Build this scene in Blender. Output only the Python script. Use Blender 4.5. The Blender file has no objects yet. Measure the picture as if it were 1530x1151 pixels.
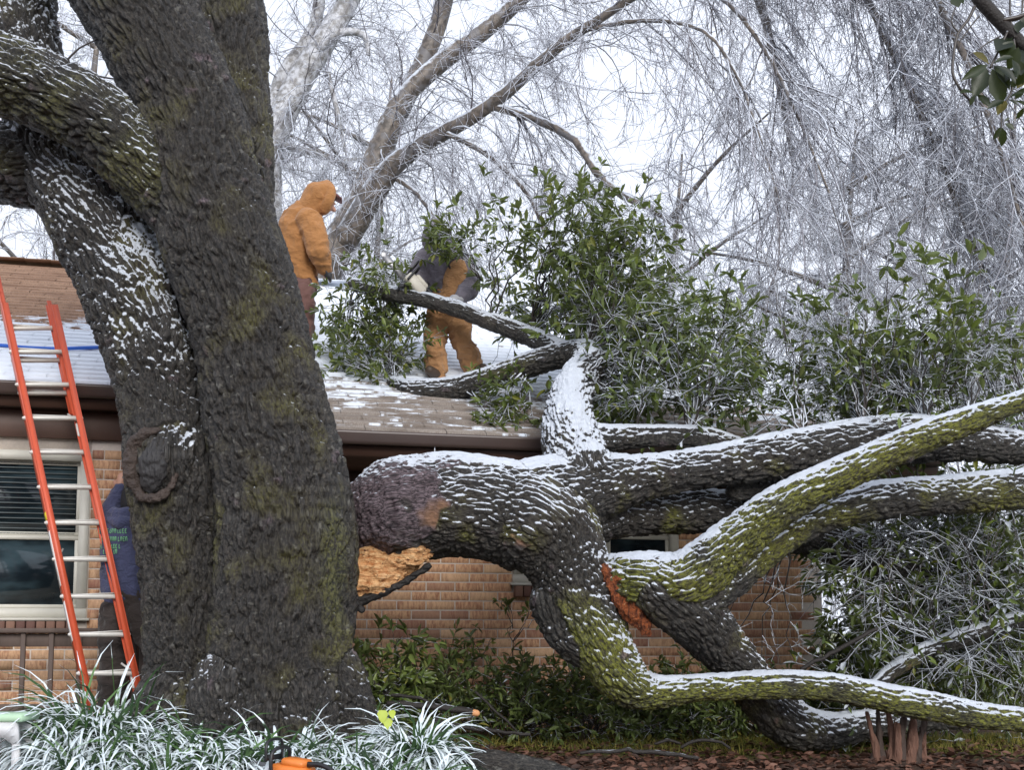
import bpy, math, random
import numpy as np
from mathutils import Vector, Matrix
random.seed(7)
rng = np.random.default_rng(7)
sc = bpy.context.scene
COL = sc.collection

# ------------------------------------------------------------------ camera
F, CX, PPY, TH, EYE = 1700.0, 765.0, 785.0, math.radians(5.2), 0.9
cam_d = bpy.data.cameras.new('camera'); cam = bpy.data.objects.new('camera', cam_d); COL.objects.link(cam)
cam.location = (0, 0, EYE); cam.rotation_euler = (math.pi/2 + TH, 0, 0)
cam_d.sensor_width = 36; cam_d.lens = F*36/1530; cam_d.shift_y = (PPY-575.5)/1530
cam_d.clip_start = 0.05; cam_d.clip_end = 500
sc.camera = cam
# ------------------------------------------------------------------ sky (overcast) and sun
SUN_EL, SUN_AZ = math.radians(25), math.radians(163)     # azimuth clockwise from +Y
w = bpy.data.worlds.new('World'); sc.world = w; w.use_nodes = True
nt = w.node_tree; nt.nodes.clear()
sky = nt.nodes.new('ShaderNodeTexSky'); sky.sky_type = 'NISHITA'; sky.sun_disc = False
sky.sun_elevation = SUN_EL; sky.sun_rotation = SUN_AZ; sky.air_density = 1.0; sky.dust_density = 4.0
hs = nt.nodes.new('ShaderNodeHueSaturation'); hs.inputs['Saturation'].default_value = 0.25
nt.links.new(sky.outputs[0], hs.inputs['Color'])
mx = nt.nodes.new('ShaderNodeMix'); mx.data_type = 'RGBA'; mx.inputs[0].default_value = 0.82
nt.links.new(hs.outputs[0], mx.inputs[6]); mx.inputs[7].default_value = (8.6, 9.2, 10.6, 1)   # cloud layer
bg = nt.nodes.new('ShaderNodeBackground'); bg.inputs['Strength'].default_value = 0.10
nt.links.new(mx.outputs[2], bg.inputs['Color'])
wo = nt.nodes.new('ShaderNodeOutputWorld'); nt.links.new(bg.outputs[0], wo.inputs[0])
sd = bpy.data.lights.new('sun', 'SUN'); sd.energy = 1.5; sd.angle = math.radians(24); sd.color = (1, .965, .91)
sun = bpy.data.objects.new('sun', sd); COL.objects.link(sun)
sdir = Vector((math.sin(SUN_AZ)*math.cos(SUN_EL), math.cos(SUN_AZ)*math.cos(SUN_EL), math.sin(SUN_EL)))
sun.rotation_euler = sdir.to_track_quat('Z', 'Y').to_euler(); sun.location = (0, 0, 30)
# ------------------------------------------------------------------ exposure
sc.view_settings.view_transform = 'Standard'; sc.view_settings.look = 'None'
sc.view_settings.exposure = 0.5; sc.view_settings.gamma = 1.0; sc.view_settings.use_curve_mapping = False
sc.render.engine = 'CYCLES'
sc.cycles.use_denoising = True
try:
    sc.cycles.denoiser = 'OPENIMAGEDENOISE'; sc.cycles.denoising_input_passes = 'RGB_ALBEDO_NORMAL'
    sc.cycles.denoising_prefilter = 'ACCURATE'
except Exception: pass
sc.cycles.max_bounces = 5; sc.cycles.diffuse_bounces = 3; sc.cycles.glossy_bounces = 2
sc.cycles.transparent_max_bounces = 4; sc.cycles.caustics_reflective = False; sc.cycles.caustics_refractive = False
sc.render.filter_size = 1.2 if hasattr(sc.render, 'filter_size') else 1.5

# ------------------------------------------------------------------ helpers
def at(px, py, Y):
    """point on the ray of photo pixel (px, py) at forward distance Y"""
    u = (px-CX)/F; v = (PPY-py)/F
    d = np.array([u, math.cos(TH)-v*math.sin(TH), math.sin(TH)+v*math.cos(TH)])
    return np.array([0, 0, EYE]) + d*(Y/d[1])
def mpp(px, py, Y):
    v = (PPY-py)/F
    return Y/(math.cos(TH)-v*math.sin(TH))/F
def project(P):
    P = np.atleast_2d(P); q = P-np.array([0, 0, EYE])
    dep = q[:, 1]*math.cos(TH)+q[:, 2]*math.sin(TH)
    up = -q[:, 1]*math.sin(TH)+q[:, 2]*math.cos(TH)
    return CX+F*q[:, 0]/dep, PPY-F*up/dep, dep
def unit(a):
    return a/np.maximum(np.linalg.norm(a, axis=-1, keepdims=True), 1e-9)
def tag(o, label=None, cat=None, group=None, kind=None):
    if label: o['label'] = label
    if cat: o['category'] = cat
    if group: o['group'] = group
    if kind: o['kind'] = kind
    return o
def link(name, me, parent=None, loc=None):
    o = bpy.data.objects.new(name, me); COL.objects.link(o)
    if parent is not None: o.parent = parent
    if loc is not None: o.location = loc
    return o
def thing(name, label, cat, group=None, loc=(0, 0, 0), rz=0):
    o = link(name, None, None, loc); o.rotation_euler = (0, 0, rz); o.empty_display_size = .1
    return tag(o, label, cat, group)
def mk(name, V, faces, mat=None, smooth=False, attrs=None, off=(0, 0, 0)):
    """mesh from a vertex array and a list of face arrays (m,k); attrs: {name: per-vertex float or vec3}"""
    V = np.asarray(V, dtype=np.float32)-np.asarray(off, dtype=np.float32)
    fs = [np.asarray(f, dtype=np.int32) for f in (faces if isinstance(faces, list) else [faces]) if len(f)]
    me = bpy.data.meshes.new(name)
    me.vertices.add(len(V)); me.vertices.foreach_set('co', V.ravel())
    idx = np.concatenate([f.ravel() for f in fs]); tot = np.concatenate([np.full(len(f), f.shape[1], np.int32) for f in fs])
    me.loops.add(len(idx)); me.loops.foreach_set('vertex_index', idx)
    me.polygons.add(len(tot)); st = np.concatenate([[0], np.cumsum(tot)[:-1]]).astype(np.int32)
    me.polygons.foreach_set('loop_start', st)
    try: me.polygons.foreach_set('loop_total', tot)
    except Exception: pass
    me.update(calc_edges=True); me.validate(clean_customdata=False)
    if smooth: me.polygons.foreach_set('use_smooth', np.ones(len(me.polygons), bool))
    add_attrs(me, attrs)
    if mat: me.materials.append(mat)
    return me
def add_attrs(me, attrs):
    for k, a in (attrs or {}).items():
        a = np.asarray(a, dtype=np.float32)
        if a.ndim == 2:
            t = me.attributes.new(k, 'FLOAT_VECTOR', 'POINT'); t.data.foreach_set('vector', a.ravel())
        else:
            t = me.attributes.new(k, 'FLOAT', 'POINT'); t.data.foreach_set('value', a)
class MB:
    """collects boxes, prisms and tubes into one mesh"""
    def __init__(s): s.V = []; s.F = {}; s.n = 0
    def add(s, V, fl):
        for f in fl:
            f = np.asarray(f)
            if len(f): s.F.setdefault(f.shape[1], []).append(f+s.n)
        s.V.append(np.asarray(V, float)); s.n += len(V); return s
    def box(s, c, d, R=None, ch=0.0):
        c = np.asarray(c, float); h = np.asarray(d, float)/2
        if ch <= 0:
            V = np.array([[x, y, z] for x in (-1, 1) for y in (-1, 1) for z in (-1, 1)])*h
            Fq = [[0, 1, 3, 2], [4, 6, 7, 5], [0, 4, 5, 1], [2, 3, 7, 6], [0, 2, 6, 4], [1, 5, 7, 3]]
            Ft = []
        else:
            V = []; ix = {}
            for x in (-1, 1):
                for y in (-1, 1):
                    for z in (-1, 1):
                        for a in range(3):
                            p = np.array([x, y, z])*h; q = p-np.array([x, y, z])*ch
                            q[a] = p[a]; ix[(x, y, z, a)] = len(V); V.append(q)
            V = np.array(V); Fq = []; Ft = []
            for a in range(3):
                b, c2 = (a+1) % 3, (a+2) % 3
                for sg in (-1, 1):
                    k = []
                    for (sb, s2) in ((-1, -1), (1, -1), (1, 1), (-1, 1)):
                        t = [0, 0, 0]; t[a] = sg; t[b] = sb; t[c2] = s2; k.append(ix[(*t, a)])
                    Fq.append(k if sg > 0 else k[::-1])
            for a in range(3):
                b, c2 = (a+1) % 3, (a+2) % 3
                for sb in (-1, 1):
                    for s2 in (-1, 1):
                        k = []
                        for sa, ax in ((-1, b), (1, b), (1, c2), (-1, c2)):
                            t = [0, 0, 0]; t[a] = sa; t[b] = sb; t[c2] = s2; k.append(ix[(*t, ax)])
                        Fq.append(k if sb*s2 < 0 else k[::-1])
            for x in (-1, 1):
                for y in (-1, 1):
                    for z in (-1, 1):
                        k = [ix[(x, y, z, a)] for a in range(3)]; Ft.append(k if x*y*z > 0 else k[::-1])
        if R is not None: V = V@np.asarray(R, float).T
        return s.add(V+c, [np.array(Fq)]+([np.array(Ft)] if Ft else []))
    def bar(s, a, b, wd, dp, ref=(0, 0, 1), ch=0.0):
        """box from a to b, width wd along cross(ref), depth dp"""
        a = np.asarray(a, float); b = np.asarray(b, float); t = unit(b-a)
        sdv = np.cross(t, np.asarray(ref, float))
        if np.linalg.norm(sdv) < 1e-4: sdv = np.cross(t, [1, 0, 0])
        sdv = unit(sdv); n = np.cross(sdv, t)
        return s.box((a+b)/2, (wd, np.linalg.norm(b-a), dp), np.stack([sdv, t, n], 1), ch)
    def tube(s, P, R, n=8, sy=1.0): 
        V, q, t = tube(np.asarray(P, float), R, n, sy); return s.add(V, [q, t])
    def prism(s, poly, y0, y1):
        """polygon in x,z extruded along y"""
        k = len(poly); V = [(x, y0, z) for x, z in poly]+[(x, y1, z) for x, z in poly]
        s.add(V, [np.array([[i, (i+1) % k, (i+1) % k+k, i+k] for i in range(k)])])
        s.F.setdefault(k, []).append(np.array([list(range(k))[::-1]])+s.n-2*k); s.F.setdefault(k, []).append(np.array([list(range(k, 2*k))])+s.n-2*k)
        return s
    def mesh(s, name, mat, smooth=False, attrs=None, off=(0, 0, 0)):
        return mk(name, np.concatenate(s.V), [np.concatenate(f) for f in s.F.values()], mat, smooth, attrs, off)
    def build(s, name, mat, parent=None, smooth=False, loc=None):
        return link(name, s.mesh(name, mat, smooth), parent, loc)
def frames(P):
    T = unit(np.gradient(P, axis=0)); N = np.zeros_like(P)
    r = np.array([0., 1., 0.]) if abs(T[0][1]) < .9 else np.array([1., 0., 0.])
    n = unit(r-T[0]*np.dot(r, T[0]))
    for i in range(len(P)):
        n = unit(n-T[i]*np.dot(n, T[i])); N[i] = n
    return T, N, np.cross(T, N)
def tube(P, R, n=20, sy=1.0, lump=0.0):
    R = np.broadcast_to(np.asarray(R, float), (len(P),)).copy()
    t0 = unit(P[0]-P[1]); t1 = unit(P[-1]-P[-2]); r0, r1 = R[0], R[-1]; A = np.radians([80, 55, 28])
    P2 = np.concatenate([[P[0]+t0*r0*math.sin(a) for a in A], P, [P[-1]+t1*r1*math.sin(a) for a in A[::-1]]])
    R2 = np.concatenate([[r0*math.cos(a) for a in A], R, [r1*math.cos(a) for a in A[::-1]]])
    T, N, B = frames(P2)
    an = np.arange(n)*2*math.pi/n
    off = N[:, None]*np.cos(an)[None, :, None]+B[:, None]*np.sin(an)[None, :, None]
    off = off*R2[:, None, None]
    if lump: off = off*(1+lump*(pnoise((P2[:, None]+off)*2.7)-.5)[..., None]*2)
    if sy != 1.0: off[..., 1] *= sy
    V = (P2[:, None]+off).reshape(-1, 3); m = len(P2)
    i = np.arange(m-1)[:, None]*n; j = np.arange(n)[None]; j2 = (j+1) % n
    q = np.stack([i+j, i+j2, i+n+j2, i+n+j], -1).reshape(-1, 4)
    V = np.concatenate([V, [P[0]+t0*r0, P[-1]+t1*r1]]); a, b = m*n, m*n+1
    j = np.arange(n); t = np.concatenate([np.stack([(j+1) % n, j, np.full(n, a)], -1), np.stack([(m-1)*n+j, (m-1)*n+(j+1) % n, np.full(n, b)], -1)])
    return V, q, t
def _h(i, j, k, s):
    h = (i*73856093) ^ (j*19349663) ^ (k*83492791) ^ (s*2654435)
    h = (h ^ (h >> 13))*1274126177 & 0x7fffffff
    h = (h ^ (h >> 15)) & 0xffff
    return h/65535.0
def pnoise(P, s=1):
    P = np.asarray(P, float); f = np.floor(P); i = f.astype(np.int64); d = P-f; d = d*d*(3-2*d)
    r = 0
    for a in (0, 1):
        for b in (0, 1):
            for c in (0, 1):
                wt = (d[..., 0] if a else 1-d[..., 0])*(d[..., 1] if b else 1-d[..., 1])*(d[..., 2] if c else 1-d[..., 2])
                r = r+wt*_h(i[..., 0]+a, i[..., 1]+b, i[..., 2]+c, s)
    return r
def sst(x, a, b):
    t = np.clip((x-a)/(b-a), 0, 1); return t*t*(3-2*t)
def catmull(P, R, step=.06):
    P = np.asarray(P, float); R = np.asarray(R, float); Q = np.column_stack([P, R]); out = []
    E = np.concatenate([[2*Q[0]-Q[1]], Q, [2*Q[-1]-Q[-2]]])
    for i in range(len(Q)-1):
        p0, p1, p2, p3 = E[i:i+4]; n = max(2, int(np.linalg.norm(p2[:3]-p1[:3])/step))
        for t in np.arange(n)/n:
            out.append(.5*((2*p1)+(-p0+p2)*t+(2*p0-5*p1+4*p2-p3)*t*t+(-p0+3*p1-3*p2+p3)*t**3))
    out.append(Q[-1]); out = np.array(out)
    return out[:, :3], np.maximum(out[:, 3], .002)
def pxl(pts, Y0=None, step=.06):
    """limb from photo pixels: (px, py, radius px, Y)"""
    P = [at(p[0], p[1], p[3] if len(p) > 3 else Y0) for p in pts]
    R = [p[2]*mpp(p[0], p[1], p[3] if len(p) > 3 else Y0) for p in pts]
    return catmull(P, R, step)
def remesh(V, fl, voxel, smooth):
    me = mk('tmp', V, fl); ob = link('tmp', me)
    m = ob.modifiers.new('r', 'REMESH'); m.mode = 'VOXEL'; m.voxel_size = voxel; m.use_smooth_shade = True
    if smooth:
        s = ob.modifiers.new('s', 'SMOOTH'); s.factor = .5; s.iterations = smooth
    dg = bpy.context.evaluated_depsgraph_get()
    r = bpy.data.meshes.new_from_object(ob.evaluated_get(dg))
    bpy.data.objects.remove(ob); bpy.data.meshes.remove(me)
    r.polygons.foreach_set('use_smooth', np.ones(len(r.polygons), bool)); r.materials.clear()
    return r
def verts(me):
    a = np.empty(len(me.vertices)*3, np.float32); me.vertices.foreach_get('co', a); return a.reshape(-1, 3).astype(float)
def blob(name, tubes, voxel, smooth, mat, parent, n=16, off=None, folds=0.0, rough=0.0, fs=(1, 1, 1), fq=11):
    """one continuous surface grown round tapered chains"""
    b = MB()
    for tb in tubes:
        P, R = catmull(tb[0], tb[1], .05); V, q, t = tube(P, R, n, tb[2] if len(tb) > 2 else 1.0); b.add(V, [q, t])
    me = remesh(np.concatenate(b.V), [np.concatenate(f) for f in b.F.values()], voxel, smooth); me.name = name
    if folds or rough:
        V = verts(me); nr = np.empty(len(V)*3, np.float32); me.vertices.foreach_get('normal', nr)
        q = V*np.array(fs); h = 0
        if folds:
            w_ = np.stack([pnoise(q*6, 61+k) for k in range(3)], 1)-.5; h = folds*((1-np.abs(2*pnoise((q+w_*.10)*fq, 64)-1))**1.6-.45+.35*((1-np.abs(2*pnoise((q+w_*.08)*fq*2.1, 65)-1))**1.6-.45))
        if rough: h = h+rough*(pnoise(q*24, 66)-.5+.7*(pnoise(q*52, 67)-.5)+.8*(pnoise(q*9, 68)-.5))
        V = V+nr.reshape(-1, 3)*np.asarray(h)[:, None]; me.vertices.foreach_set('co', V.astype(np.float32).ravel()); me.update()
    me.materials.append(mat); return link(name, me, parent)
def voronoi(P, s=5):
    """F1 and F2 distances of a jittered grid"""
    f = np.floor(P).astype(np.int64); d1 = np.full(len(P), 9.0); d2 = d1.copy()
    for a in (-1, 0, 1):
        for b in (-1, 0, 1):
            for c in (-1, 0, 1):
                i, j, k = f[:, 0]+a, f[:, 1]+b, f[:, 2]+c
                d = (i+_h(i, j, k, s)-P[:, 0])**2+(j+_h(i, j, k, s+1)-P[:, 1])**2+(k+_h(i, j, k, s+2)-P[:, 2])**2
                d2 = np.minimum(d2, np.maximum(d, d1)); d1 = np.minimum(d1, d)
    return np.sqrt(d1), np.sqrt(d2)
def refine(me):
    """split the quads that face the viewing side once more; returns verts, quads, normals and the hanging edge points"""
    V = verts(me); n = len(V); nr = np.empty(n*3, np.float32); me.vertices.foreach_get('normal', nr); nr = nr.reshape(-1, 3).astype(float)
    Q = np.empty(len(me.polygons)*4, np.int32); me.polygons.foreach_get('vertices', Q); Q = Q.reshape(-1, 4)
    c = V[Q].mean(1); fnr = nr[Q].mean(1); px, py, _ = project(c); vd = unit(c-np.array([0, 0, EYE]))
    sel = ((fnr*vd).sum(1) < .30) & (px > -60) & (px < 1590) & (py > -60) & (py < 1210)
    S, N = Q[sel], Q[~sel]; E = np.sort(np.concatenate([S[:, [0, 1]], S[:, [1, 2]], S[:, [2, 3]], S[:, [3, 0]]]), 1).astype(np.int64)
    key = E[:, 0]*n+E[:, 1]; u, inv, cnt = np.unique(key, return_inverse=True, return_counts=True); ea, eb = u//n, u % n
    mid = n+np.arange(len(u)); cen = n+len(u)+np.arange(len(S)); m = len(S); e = [mid[inv[k*m:(k+1)*m]] for k in range(4)]
    V2 = np.concatenate([V, (V[ea]+V[eb])/2, V[S].mean(1)]); N2 = unit(np.concatenate([nr, nr[ea]+nr[eb], nr[S].sum(1)]))
    q = np.concatenate([np.stack([S[:, k], e[k], cen, e[(k+3) % 4]], 1) for k in range(4)]+[N])
    h = cnt == 1
    return V2, q.astype(np.int32), N2, np.stack([mid[h], ea[h], eb[h]], 1)
def limb_union(name, limbs, voxel, smooth, mat, weights=None, nsides=26, lump=.07, cell=22, along=.25, amp=.02, fine=False):
    """limbs fused into one surface with real bark relief; carries bark coordinates (round, round, along)"""
    b = MB()
    for P, R in limbs:
        V, q, t = tube(P, R, nsides, 1.0, lump); b.add(V, [q, t])
    me = remesh(np.concatenate(b.V), [np.concatenate(f) for f in b.F.values()], voxel, smooth); me.name = name
    V, Q, nr, hang = refine(me) if fine else (verts(me), None, None, None)
    A, Bq, RA, RB, NA, NB, BA, BB, S0, LI = [[] for _ in range(10)]
    for li, (P, R) in enumerate(limbs):
        T, N, B = frames(P); s = 0
        for i in range(len(P)-1):
            A.append(P[i]); Bq.append(P[i+1]); RA.append(R[i]); RB.append(R[i+1])
            NA.append(N[i]); NB.append(N[i+1]); BA.append(B[i]); BB.append(B[i+1]); S0.append(s+li*1.3); LI.append(li)
            s += np.linalg.norm(P[i+1]-P[i])
    A, Bq, RA, RB, NA, NB, BA, BB, S0, LI = map(np.array, (A, Bq, RA, RB, NA, NB, BA, BB, S0, LI))
    D = (Bq-A).astype(np.float32); L2 = (D**2).sum(1); bark = np.zeros_like(V); limb = np.zeros(len(V), int)
    A32 = A.astype(np.float32); rad = np.zeros(len(V))
    for c in range(0, len(V), 20000):
        p = V[c:c+20000].astype(np.float32)
        pd = p@D.T-(A32*D).sum(1)[None]
        t = np.clip(pd/L2[None], 0, 1)
        pa2 = (p**2).sum(1)[:, None]-2*p@A32.T+(A32**2).sum(1)[None]
        d2 = np.maximum(pa2-2*t*pd+t*t*L2[None], 0)
        sc_ = np.sqrt(d2)-(RA+(RB-RA)*t)
        j = sc_.argmin(1); tt = t[np.arange(len(p)), j][:, None]
        o = p-(A[j]+D[j]*tt); n = NA[j]*(1-tt)+NB[j]*tt; bb = BA[j]*(1-tt)+BB[j]*tt
        bark[c:c+20000] = np.stack([(o*n).sum(1), (o*bb).sum(1), S0[j]+tt[:, 0]*np.sqrt(L2[j])], 1); limb[c:c+20000] = LI[j]
        rad[c:c+20000] = RA[j]
    if fine: ed = np.concatenate([Q[:, [0, 1]], Q[:, [1, 2]], Q[:, [2, 3]], Q[:, [3, 0]]])
    else: ed = np.empty(len(me.edges)*2, np.int32); me.edges.foreach_get('vertices', ed); ed = ed.reshape(-1, 2)
    ok = np.abs(bark[ed[:, 0]]-bark[ed[:, 1]]).max(1) < .12; e0, e1 = ed[ok].T
    n = len(V); deg = np.maximum(np.bincount(e0, minlength=n)+np.bincount(e1, minlength=n), 1)
    for it in range(14):
        bark = .4*bark+.6*np.stack([(np.bincount(e0, bark[e1, k], n)+np.bincount(e1, bark[e0, k], n))/deg for k in range(3)], 1)
    wts = {k: f(V, limb) for k, f in (weights or {}).items()}
    torn = wts.get('torn', np.zeros(n))
    # relief
    wv = np.stack([pnoise(bark*7, 11+k) for k in range(3)], 1)-.5
    q = bark+wv*np.array([.05, .05, .16]); q2 = q*np.array([1, 1, along])*cell
    f1, f2 = voronoi(q2); e = np.clip((f2-f1)/.34, 0, 1)**.8
    fn = pnoise(q*np.array([1, 1, .40])*cell*2.4, 3)*.6+pnoise(q*np.array([1, 1, .5])*cell*4.2, 4)*.5
    h = e*.85+fn*.55
    ht = pnoise(V*30, 21)*.6+pnoise(V*60, 22)*.5+pnoise(V*11, 23)*.9
    tm = sst(torn+(pnoise(V*7, 8)-.5)*1.0+(pnoise(V*19, 9)-.5)*.5, .40, .60); h = h*(1-tm)+ht*tm*1.2
    if not fine: nr = np.empty(n*3, np.float32); me.vertices.foreach_get('normal', nr); nr = nr.reshape(-1, 3)
    sn = nr[:, 2]+wts.get('snow', 0)*1.0+(pnoise(V*6, 31)-.5)*.35
    cov = sst(sn, .62, .85)*(1-.8*tm) if 'deep' in wts else np.zeros(n)
    ampv = amp*np.clip(rad/.16, .35, 1.0)
    V = V+nr*(ampv*((h-.75)*(1-.55*cov))+cov*(.010+.012*pnoise(V*4, 33)))[:, None]
    if fine:
        V[hang[:, 0]] = (V[hang[:, 1]]+V[hang[:, 2]])/2; bpy.data.meshes.remove(me); me = mk(name, V, Q, None, True)
    else: me.vertices.foreach_set('co', V.astype(np.float32).ravel()); me.update()
    wts.update(bark=bark, cov=cov, tornm=tm); wts.pop('deep', None)
    add_attrs(me, wts); me.materials.append(mat)
    return me
# ---- many thin strands and leaves, as arrays
def strands(S, D, L, K, droop, wob, r):
    n = len(S); P = np.zeros((n, K, 3)); P[:, 0] = S; d = unit(D); st = (np.asarray(L)/(K-1))[:, None]
    dr = np.broadcast_to(np.asarray(droop, float), (n,))[:, None]
    for k in range(1, K):
        d = unit(d+r.normal(0, wob, (n, 3))-dr*np.array([[0, 0, 1.]])); P[:, k] = P[:, k-1]+d*st
    return P
def strand_tubes(P, R0, R1, sides=3):
    n, K, _ = P.shape; T = unit(np.gradient(P, axis=1))
    ref = np.where(np.abs(T[..., 2:3]) < .8, np.array([0, 0, 1.]), np.array([1., 0, 0]))
    N = unit(np.cross(T, ref)); B = np.cross(T, N)
    R = (np.asarray(R0)[:, None]+(np.asarray(R1)-np.asarray(R0))[:, None]*np.linspace(0, 1, K)[None])
    a = np.arange(sides)*2*math.pi/sides+.5
    V = P[:, :, None]+R[:, :, None, None]*(N[:, :, None]*np.cos(a)[None, None, :, None]+B[:, :, None]*np.sin(a)[None, None, :, None])
    i = np.arange(n)[:, None, None]*K*sides+np.arange(K-1)[None, :, None]*sides; j = np.arange(sides)[None, None]; j2 = (j+1) % sides
    Fq = np.stack([i+j, i+j2, i+sides+j2, i+sides+j], -1).reshape(-1, 4)
    return V.reshape(-1, 3), Fq
LEAF4_V = np.array([[0, 0, 0], [.34, .30, .10], [.33, .66, .08], [0, 1, -.08], [-.33, .66, .08], [-.34, .30, .10]])
LEAF4_F = [np.array([[0, 1, 2, 3], [0, 3, 4, 5]])]
LEAF_V = np.array([[0, 0, 0], [.30, .30, .10], [.40, .58, .10], [.22, .84, .04], [0, 1, -.10], [-.22, .84, .04], [-.40, .58, .10], [-.30, .30, .10], [0, .34, 0], [0, .68, -.02]])
LEAF_F = [np.array([[0, 1, 8], [0, 8, 7], [3, 4, 9], [4, 5, 9]]), np.array([[1, 2, 9, 8], [8, 9, 6, 7]]), np.array([[2, 3, 9], [9, 5, 6]])]
def leaf_mats(pos, d, up, ln, wd):
    d = unit(d); x = unit(np.cross(d, up)); z = np.cross(x, d)
    return pos, x*(ln*wd)[:, None], d*ln[:, None], z*ln[:, None]
def leaf_mesh(lm):
    pos, x, d, z = lm; n = len(pos); k = len(LEAF4_V); LV = LEAF4_V[None]
    V = pos[:, None]+x[:, None]*LV[..., 0:1]+d[:, None]*LV[..., 1:2]+z[:, None]*LV[..., 2:3]
    o = (np.arange(n)*k)[:, None, None]
    return V.reshape(-1, 3), [(f[None]+o).reshape(-1, f.shape[1]) for f in LEAF4_F]
_leaf = {}
def put_leaves(parent, lm, mat, n_single, r, name='foliage', weight=None, off=(0, 0, 0)):
    """the n_single leaves that show largest become leaf parts, the rest one foliage part"""
    pos = lm[0]; n = len(pos); off = np.asarray(off, float)
    px, py, dep = project(pos); size = np.linalg.norm(lm[2], axis=1)/dep
    fac = np.abs((unit(lm[3])*unit(pos-np.array([0, 0, EYE]))).sum(1))
    ok = (px > 5) & (px < 1525) & (py > 5) & (py < 1146)
    rank = np.where(ok, size*(.4+fac), 0)
    if weight is not None: rank = rank*weight
    order = np.argsort(-rank); sel = order[:n_single]; rest = order[n_single:]
    if mat.name not in _leaf: _leaf[mat.name] = mk('leaf', LEAF_V, LEAF_F, mat, True)
    me = _leaf[mat.name]
    for i in sel:
        o = link('leaf', me, parent); p = pos[i]-off
        o.matrix_local = Matrix(((lm[1][i][0], lm[2][i][0], lm[3][i][0], p[0]), (lm[1][i][1], lm[2][i][1], lm[3][i][1], p[1]), (lm[1][i][2], lm[2][i][2], lm[3][i][2], p[2]), (0, 0, 0, 1)))
    if len(rest):
        V, fl = leaf_mesh(tuple(a[rest] for a in lm))
        o = link(name, mk(name, V, fl, mat, True, {'tint': np.repeat(r.random(len(rest)), len(LEAF4_V))}, off), parent); o['kind'] = 'stuff'
def jitter_dirs(base, amount, n, r):
    return unit(base+r.normal(0, amount, (n, 3)))
def side_shoots(P, per, r, spread=.9, lo=.15, hi=1.0):
    """start points and directions for shoots along parent strands P (n,K,3)"""
    n, K, _ = P.shape; m = n*per; pi = np.repeat(np.arange(n), per); t = r.uniform(lo, hi, m)*(K-1)
    i = np.minimum(t.astype(int), K-2); f = (t-i)[:, None]; S = P[pi, i]*(1-f)+P[pi, i+1]*f
    T = unit(P[pi, i+1]-P[pi, i]); return S, unit(T+r.normal(0, spread, (m, 3))), pi

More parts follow.
